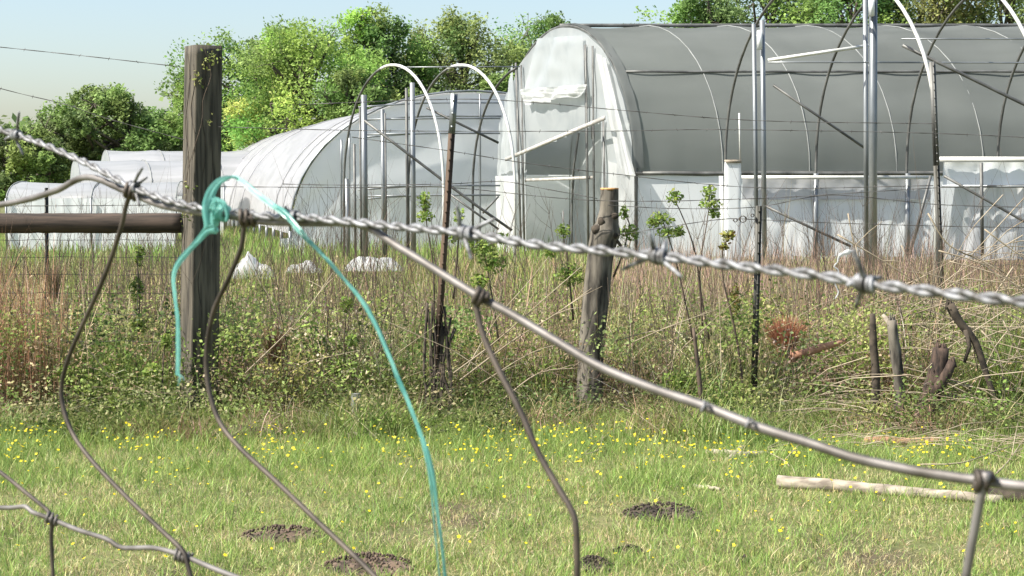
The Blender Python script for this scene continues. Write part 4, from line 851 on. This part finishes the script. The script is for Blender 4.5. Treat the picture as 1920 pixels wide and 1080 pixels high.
# reddish dead bush
def tuft(px, py, Y, wpx, hpx, n, pal, label, name, cat):
    c = at(px, py, Y); t_ = rng.uniform(-1, 1, (n, 2)); base = np.array(at(px, py+hpx, Y)); P = np.stack([base[0]+rng.normal(0, .015, n), base[1]+rng.normal(0, .02, n), np.full(n, base[2])+rng.uniform(0, .03, n)], 1)
    o = blades(name, P, rng.uniform(.5, 1.1, n)*hpx*1.8/FPX*Y, rng.uniform(.0015, .0035, n), rng.normal(0, wpx/hpx*.38, (n, 2)), palette(n, pal, [1]*len(pal)), M['dry'], 4, 1.2); return tag(o, label, cat)
tuft(1470, 625, 9.9, 45, 45, 1500, [(.38, .16, .09), (.3, .12, .07), (.45, .24, .14)], 'round reddish brown dead bush right of the short black stake', 'dead_bush', 'dead bush')
tuft(515, 640, 9.6, 30, 45, 350, [(.3, .14, .08), (.4, .22, .12)], 'reddish dead tuft of grass right of the square wooden post', 'dead_tuft', 'dead bush')
tuft(100, 520, 10.5, 26, 40, 500, [(.12, .09, .05), (.3, .25, .14)], 'dark dried seed-head plant in the reddish grass at far left', 'dead_plant', 'dead bush')
# white plastic scraps
def heap(px, py, Y, wpx, hpx, label, sd, mat='crumple'):
    c = at(px, py, Y); W_, H_ = wpx/FPX*Y/2, hpx/FPX*Y; mb = MB()
    def f(u, v):
        x_ = (u*2-1); y_ = (v*2-1); e = max(0, 1-x_*x_)*max(0, 1-y_*y_); ridge = .5+.5*nz(x_*1.5+sd, y_*1.5, sd)
        return (c.x+x_*W_, Y+y_*W_*.6, max(0, c.z-H_/2)+H_*1.0*e**.6*(.25+1.0*ridge+.18*abs(nz(x_*4, y_*4, sd)))+.02*nz(x_*9, y_*9, sd)*e)
    mb.grid(f, 40, 24); o = mb.build('plastic_sheet', M[mat], None, False, (c.x, Y, 0)); tag(o, label, 'plastic sheet', 'white plastic sheets lying by the tunnels'); return o
heap(475, 498, 21, 84, 46, 'peaked heap of white plastic sheet right of the square post', 1.3)
heap(570, 500, 22, 70, 22, 'low strip of white plastic sheet between the peaked heap and the hoop posts', 4.1)
heap(700, 492, 22, 110, 30, 'crumpled white plastic sheet at the foot of the left hoop frame', 8.2)
t = thing('plastic_wrap', at(1575, 500, 9.3), 'twisted scrap of white plastic hanging above the big wire left of the right barb', 'plastic scrap')
mb = MB(); mb.tube(spline([at(x_, y_, 9.3) for x_, y_ in ((1600, 470), (1588, 473), (1574, 480), (1570, 492), (1564, 500), (1572, 508), (1566, 530), (1572, 548), (1566, 560))], .01), [.003, .006, .011, .015, .012, .01, .014, .006, .005, .004]+[.004]*60, 8, jit=.35); mb.build('film', M['crumple'], t, False)

# ------------------------------------------------ near wire fence
def wd(px): return 1/(.80+.63*px/1750)
def wp(px, py, dd=0.): return at(px, py, wd(px)+dd)
# big twisted barbed wire
t = thing('barbed_wire', wp(960, 451), 'large twisted barbed wire with four-point barbs crossing the whole view in the foreground', 'barbed wire')
CL = [(-140, 190), (-40, 228), (0, 243), (30, 252), (75, 268), (150, 300), (200, 325), (248, 350), (300, 370), (350, 384), (400, 393), (460, 402), (520, 406), (560, 407), (620, 412), (700, 420), (780, 428), (870, 436), (950, 450), (1030, 461), (1130, 470), (1230, 479), (1330, 492), (1430, 504), (1540, 517), (1620, 531), (1700, 541), (1800, 553), (1920, 566), (2060, 581)]
P = spline([wp(*c) for c in CL], .0012); F = frames(P); rs = .00135; pitch = .030
for ph in (0, PI):
    s_ = 0; Q = []
    for i, p in enumerate(P):
        if i: s_ += (p-P[i-1]).length
        a_ = 2*PI*s_/pitch+ph+.5*nz(s_*20, 0, 0); Q.append(p+(F[i][1]*math.cos(a_)+F[i][2]*math.sin(a_))*rs*1.02)
    mb = MB(); mb.tube(Q, rs, 10, jit=.05); mb.build('strand', M['galv'], t)
BARBS = [((30, 253), [(36, 208), (44, 292), (8, 262), (52, 262)]), ((250, 351), [(268, 313), (277, 331), (262, 388), (238, 366)]), ((547, 406), [(534, 386), (575, 412), (520, 409), (552, 424)]),
         ((874, 437), [(856, 384), (930, 409), (884, 488), (850, 450)]), ((1234, 480), [(1217, 436), (1165, 506), (1280, 521), (1248, 452)]), ((1622, 532), [(1598, 466), (1604, 580), (1586, 536), (1654, 520)])]
def coil(mb, c, d, R_, turns, span, r_, sides=8):
    d = d.normalized(); u_ = d.cross(Vector((0, 1, 0))).normalized(); v_ = d.cross(u_); n_ = int(turns*14); P = []
    for k in range(n_+1): a_ = 2*PI*turns*k/n_; P.append(c+d*span*(k/n_-.5)+(u_*math.cos(a_)+v_*math.sin(a_))*R_)
    mb.tube(P, r_, sides); return P
for (c_, ends) in BARBS:
    c = wp(*c_); d = wp(c_[0]+20, c_[1]+4)-wp(c_[0]-20, c_[1]-4); mb = MB(); cp = coil(mb, c, d, .0031, 2.6, .0075, .0010)
    cp2 = coil(mb, c+d.normalized()*.0015, d, .0034, 1.4, .009, .0010)
    for j, e in enumerate(ends):
        dz = (-.008, .007, -.006, .008)[j]; q = wp(*e, dz); s0 = c+(q-c).normalized()*.0028+d.normalized()*random.uniform(-.003, .003); L_ = (q-s0)
        mb.tube([s0-L_*.1+Vector((0, -.001, 0)), s0.lerp(q, .5)+Vector((0, -.0008, .0004)), s0.lerp(q, .9), q], [.0011, .0011, .0009, .0002], 8)
    mb.build('barb', M['galv'], t)
# woven field fence hanging from it
t = thing('field_fence', wp(960, 600), 'sagging woven wire field fence in the foreground with bent vertical wires and wrapped knots', 'wire fence')
TOP = [(-140, 400), (-30, 389), (0, 384), (60, 372), (110, 355), (135, 341), (158, 333), (185, 336), (215, 349), (248, 363), (300, 384), (350, 394), (400, 401), (440, 406), (470, 413), (520, 417), (580, 418), (640, 418), (672, 421), (700, 431), (735, 455), (780, 483), (840, 521), (895, 554), (960, 590), (1040, 638), (1130, 690), (1220, 727), (1320, 762), (1420, 800), (1520, 832), (1600, 858), (1700, 880), (1790, 895), (1850, 903), (1920, 912), (2060, 922)]
mb = MB(); P = spline([wp(a_, b_, .006) for a_, b_ in TOP], .003); mb.tube([p+Vector((0, 0, .0003*nz(p.x*40, 0, 0))) for p in P], .00225, 12, jit=.035); mb.build('top_wire', M['fence'], t)
VS = [([(250, 352), (238, 380), (226, 430), (195, 520), (150, 620), (124, 685), (115, 740), (130, 800), (165, 855), (230, 925), (300, 992), (340, 1030), (350, 1052), (362, 1100)], .0016),
      ([(470, 408), (458, 425), (452, 465), (430, 520), (402, 580), (388, 650), (390, 720), (410, 788), (450, 840), (520, 905), (600, 982), (680, 1058), (720, 1100)], .0016),
      ([(900, 545), (892, 562), (903, 620), (933, 690), (975, 770), (1010, 850), (1050, 920), (1074, 962), (1081, 1000), (1082, 1110)], .0017),
      ([(1850, 886), (1848, 900), (1838, 935), (1826, 1000), (1806, 1110)], .0019),
      ([(-90, 820), (0, 885), (50, 925), (90, 958), (99, 972), (96, 1000), (101, 1110)], .0015)]
for pts, r_ in VS:
    mb = MB(); mb.tube(spline([wp(a_, b_, -.002) for a_, b_ in pts], .004), r_, 9, jit=.05); mb.build('stay_wire', M['rusty'] if pts[0][0] < 1000 else M['fence'], t)
mb = MB(); mb.tube(spline([wp(a_, b_, .004) for a_, b_ in ((-120, 962), (-20, 953), (20, 952), (48, 950), (60, 960), (98, 974), (150, 995), (200, 1011), (222, 1025), (240, 1028), (290, 1028), (345, 1043), (400, 1066), (450, 1085), (520, 1110))], .004), .0017, 9); mb.build('line_wire', M['fence'], t)
for (c_, dr, R_, tn, sp, r_, mt) in (((98, 973), (1, -.45), .0033, 2.6, .008, .0012, 'fence'), ((343, 1044), (1, -.35), .0034, 4, .0105, .0011, 'fence'), ((464, 409), (1, -.1), .0042, 2.6, .009, .0015, 'rusty'), ((900, 558), (1, -.62), .0036, 2.2, .006, .0016, 'rusty'), ((1842, 903), (1, -.15), .0036, 2.2, .006, .0016, 'rusty'), ((248, 360), (1, -.4), .0042, 3, .009, .0015, 'rusty'), ((1320, 763), (1, -.4), .0024, 1.2, .002, .0007, 'galv'), ((1403, 793), (1, -.4), .0023, 1.2, .002, .0006, 'galv')):
    mb = MB(); coil(mb, wp(*c_), Vector((dr[0], .05, dr[1])), R_, tn, sp, r_); mb.build('knot', M[mt], t)
# teal twine tied on the wire
t = thing('plastic_twine', wp(400, 400), 'frayed teal plastic twine knotted on the barbed wire, one short and one long tail', 'twine')
def ribbon(pts, ws, name, dd=-.012, thick=.0006, tw=.5, mat='twine', folds=.35):
    P = spline([wp(a_, b_, dd) for a_, b_ in pts], .002); n_ = len(P); mb = MB(); m_ = 8
    W_ = [.72*np.interp(i/(n_-1), np.linspace(0, 1, len(ws)), ws)*(1+.25*nz(i*.06, 9, 0))/FPX*wd(400) for i in range(n_)]; b0 = 0; F = frames(P)
    for side in (0, 1):
        for i, p in enumerate(P):
            tt, nn, bb = F[i]; a_ = tw*math.sin(i*.035)+.4*nz(i*.03, 3, 0); x_ = nn*math.cos(a_)+bb*math.sin(a_); y_ = nn*-math.sin(a_)+bb*math.cos(a_)
            for k in range(m_+1):
                u = (k/m_-.5); prof = W_[i]*folds*.35*math.sin(u*9+nz(i*.02, 0, 5)*3)+.0004*nz(i*.2, k*.8, 0); th_ = thick*(1-(2*u)**2)*(.5 if side else -.5)
                mb.V.append(p+x_*u*W_[i]*(1+.12*nz(i*.08, k, 2))+y_*(prof+th_))
    for side in (0, 1):
        b0 = side*n_*(m_+1)
        for i in range(n_-1):
            for k in range(m_): q = b0+i*(m_+1)+k; mb.Q.append((q, q+1, q+m_+2, q+m_+1))
    return mb.build(name, M[mat], t)
ribbon([(402, 428), (388, 432), (372, 450), (350, 474), (332, 496), (325, 520), (328, 560), (333, 600), (334, 650), (333, 704)], [26, 20, 16, 17, 18, 16, 15, 15, 15, 17], 'short_tail', -.02)
ribbon([(392, 425), (388, 390), (396, 360), (412, 340), (432, 332), (448, 336)], [24, 28, 26, 20, 12, 8], 'loop', -.02)
ribbon([(444, 334), (456, 342), (474, 358), (502, 379), (520, 391)], [8, 12, 13, 15, 12], 'pale_fibre', -.02, mat='twinepale')
ribbon([(512, 385), (532, 399), (550, 418), (562, 434)], [11, 17, 16, 14], 'loop', -.02)
ribbon([(418, 338), (440, 331), (462, 342), (488, 364), (516, 386), (546, 412)], [3, 8, 10, 12, 12, 8], 'pale_fibre', -.016, mat='twinepale', tw=1.2)
ribbon([(470, 352), (500, 376), (530, 396), (560, 428), (580, 450)], [2, 6, 9, 7, 2], 'pale_fibre', -.010, mat='twinepale', tw=1.5)
ribbon([(540, 406), (566, 438), (600, 474), (640, 518), (680, 566), (706, 612), (730, 668), (752, 720), (776, 782), (798, 840), (812, 900), (820, 960), (828, 1020), (836, 1100)], [15, 13, 8, 10, 13, 16, 17, 11, 13, 9, 11, 9, 10, 8], 'long_tail', .02, tw=1.6, folds=.8)
ribbon([(560, 430), (610, 480), (652, 530), (694, 594), (722, 650), (744, 712), (770, 770), (792, 836), (806, 902), (816, 1000), (826, 1100)], [4, 5, 4, 5, 4, 4, 5, 4, 4, 4, 4], 'frayed_strand', .024, tw=1.5)
ribbon([(384, 436), (392, 402), (404, 378), (418, 380), (426, 400), (424, 414)], [8, 20, 24, 20, 16, 9], 'wrap', -.016, folds=.9)
for q_ in range(9):
    x_, y_ = (395+q_*3, 392+q_) if q_ < 5 else (331+q_*.3, 700); mb = MB(); e_ = (x_+random.uniform(-14, 20), y_+random.uniform(-26, 14) if q_ < 5 else y_+random.uniform(8, 24))
    mb.tube(spline([wp(x_, y_, -.02), wp((x_+e_[0])/2+4, (y_+e_[1])/2, -.022), wp(*e_, -.024)], .002), .0003, 4); mb.build('loose_fibre', M['twine'], t)
mb = MB(); c = wp(412, 398); dr = wp(440, 405)-wp(380, 390); coil(mb, c, dr, .0042, 5.5, .0135, .0015, 8); c2 = wp(394, 418, -.008)
mb.tube([c2+Vector((.003*math.cos(k*.8), -.003*math.sin(k*.8), .006-.0007*k)) for k in range(18)], [.002+.0012*math.sin(k) for k in range(18)], 8, jit=.15); mb.build('knot', M['twine'], t)
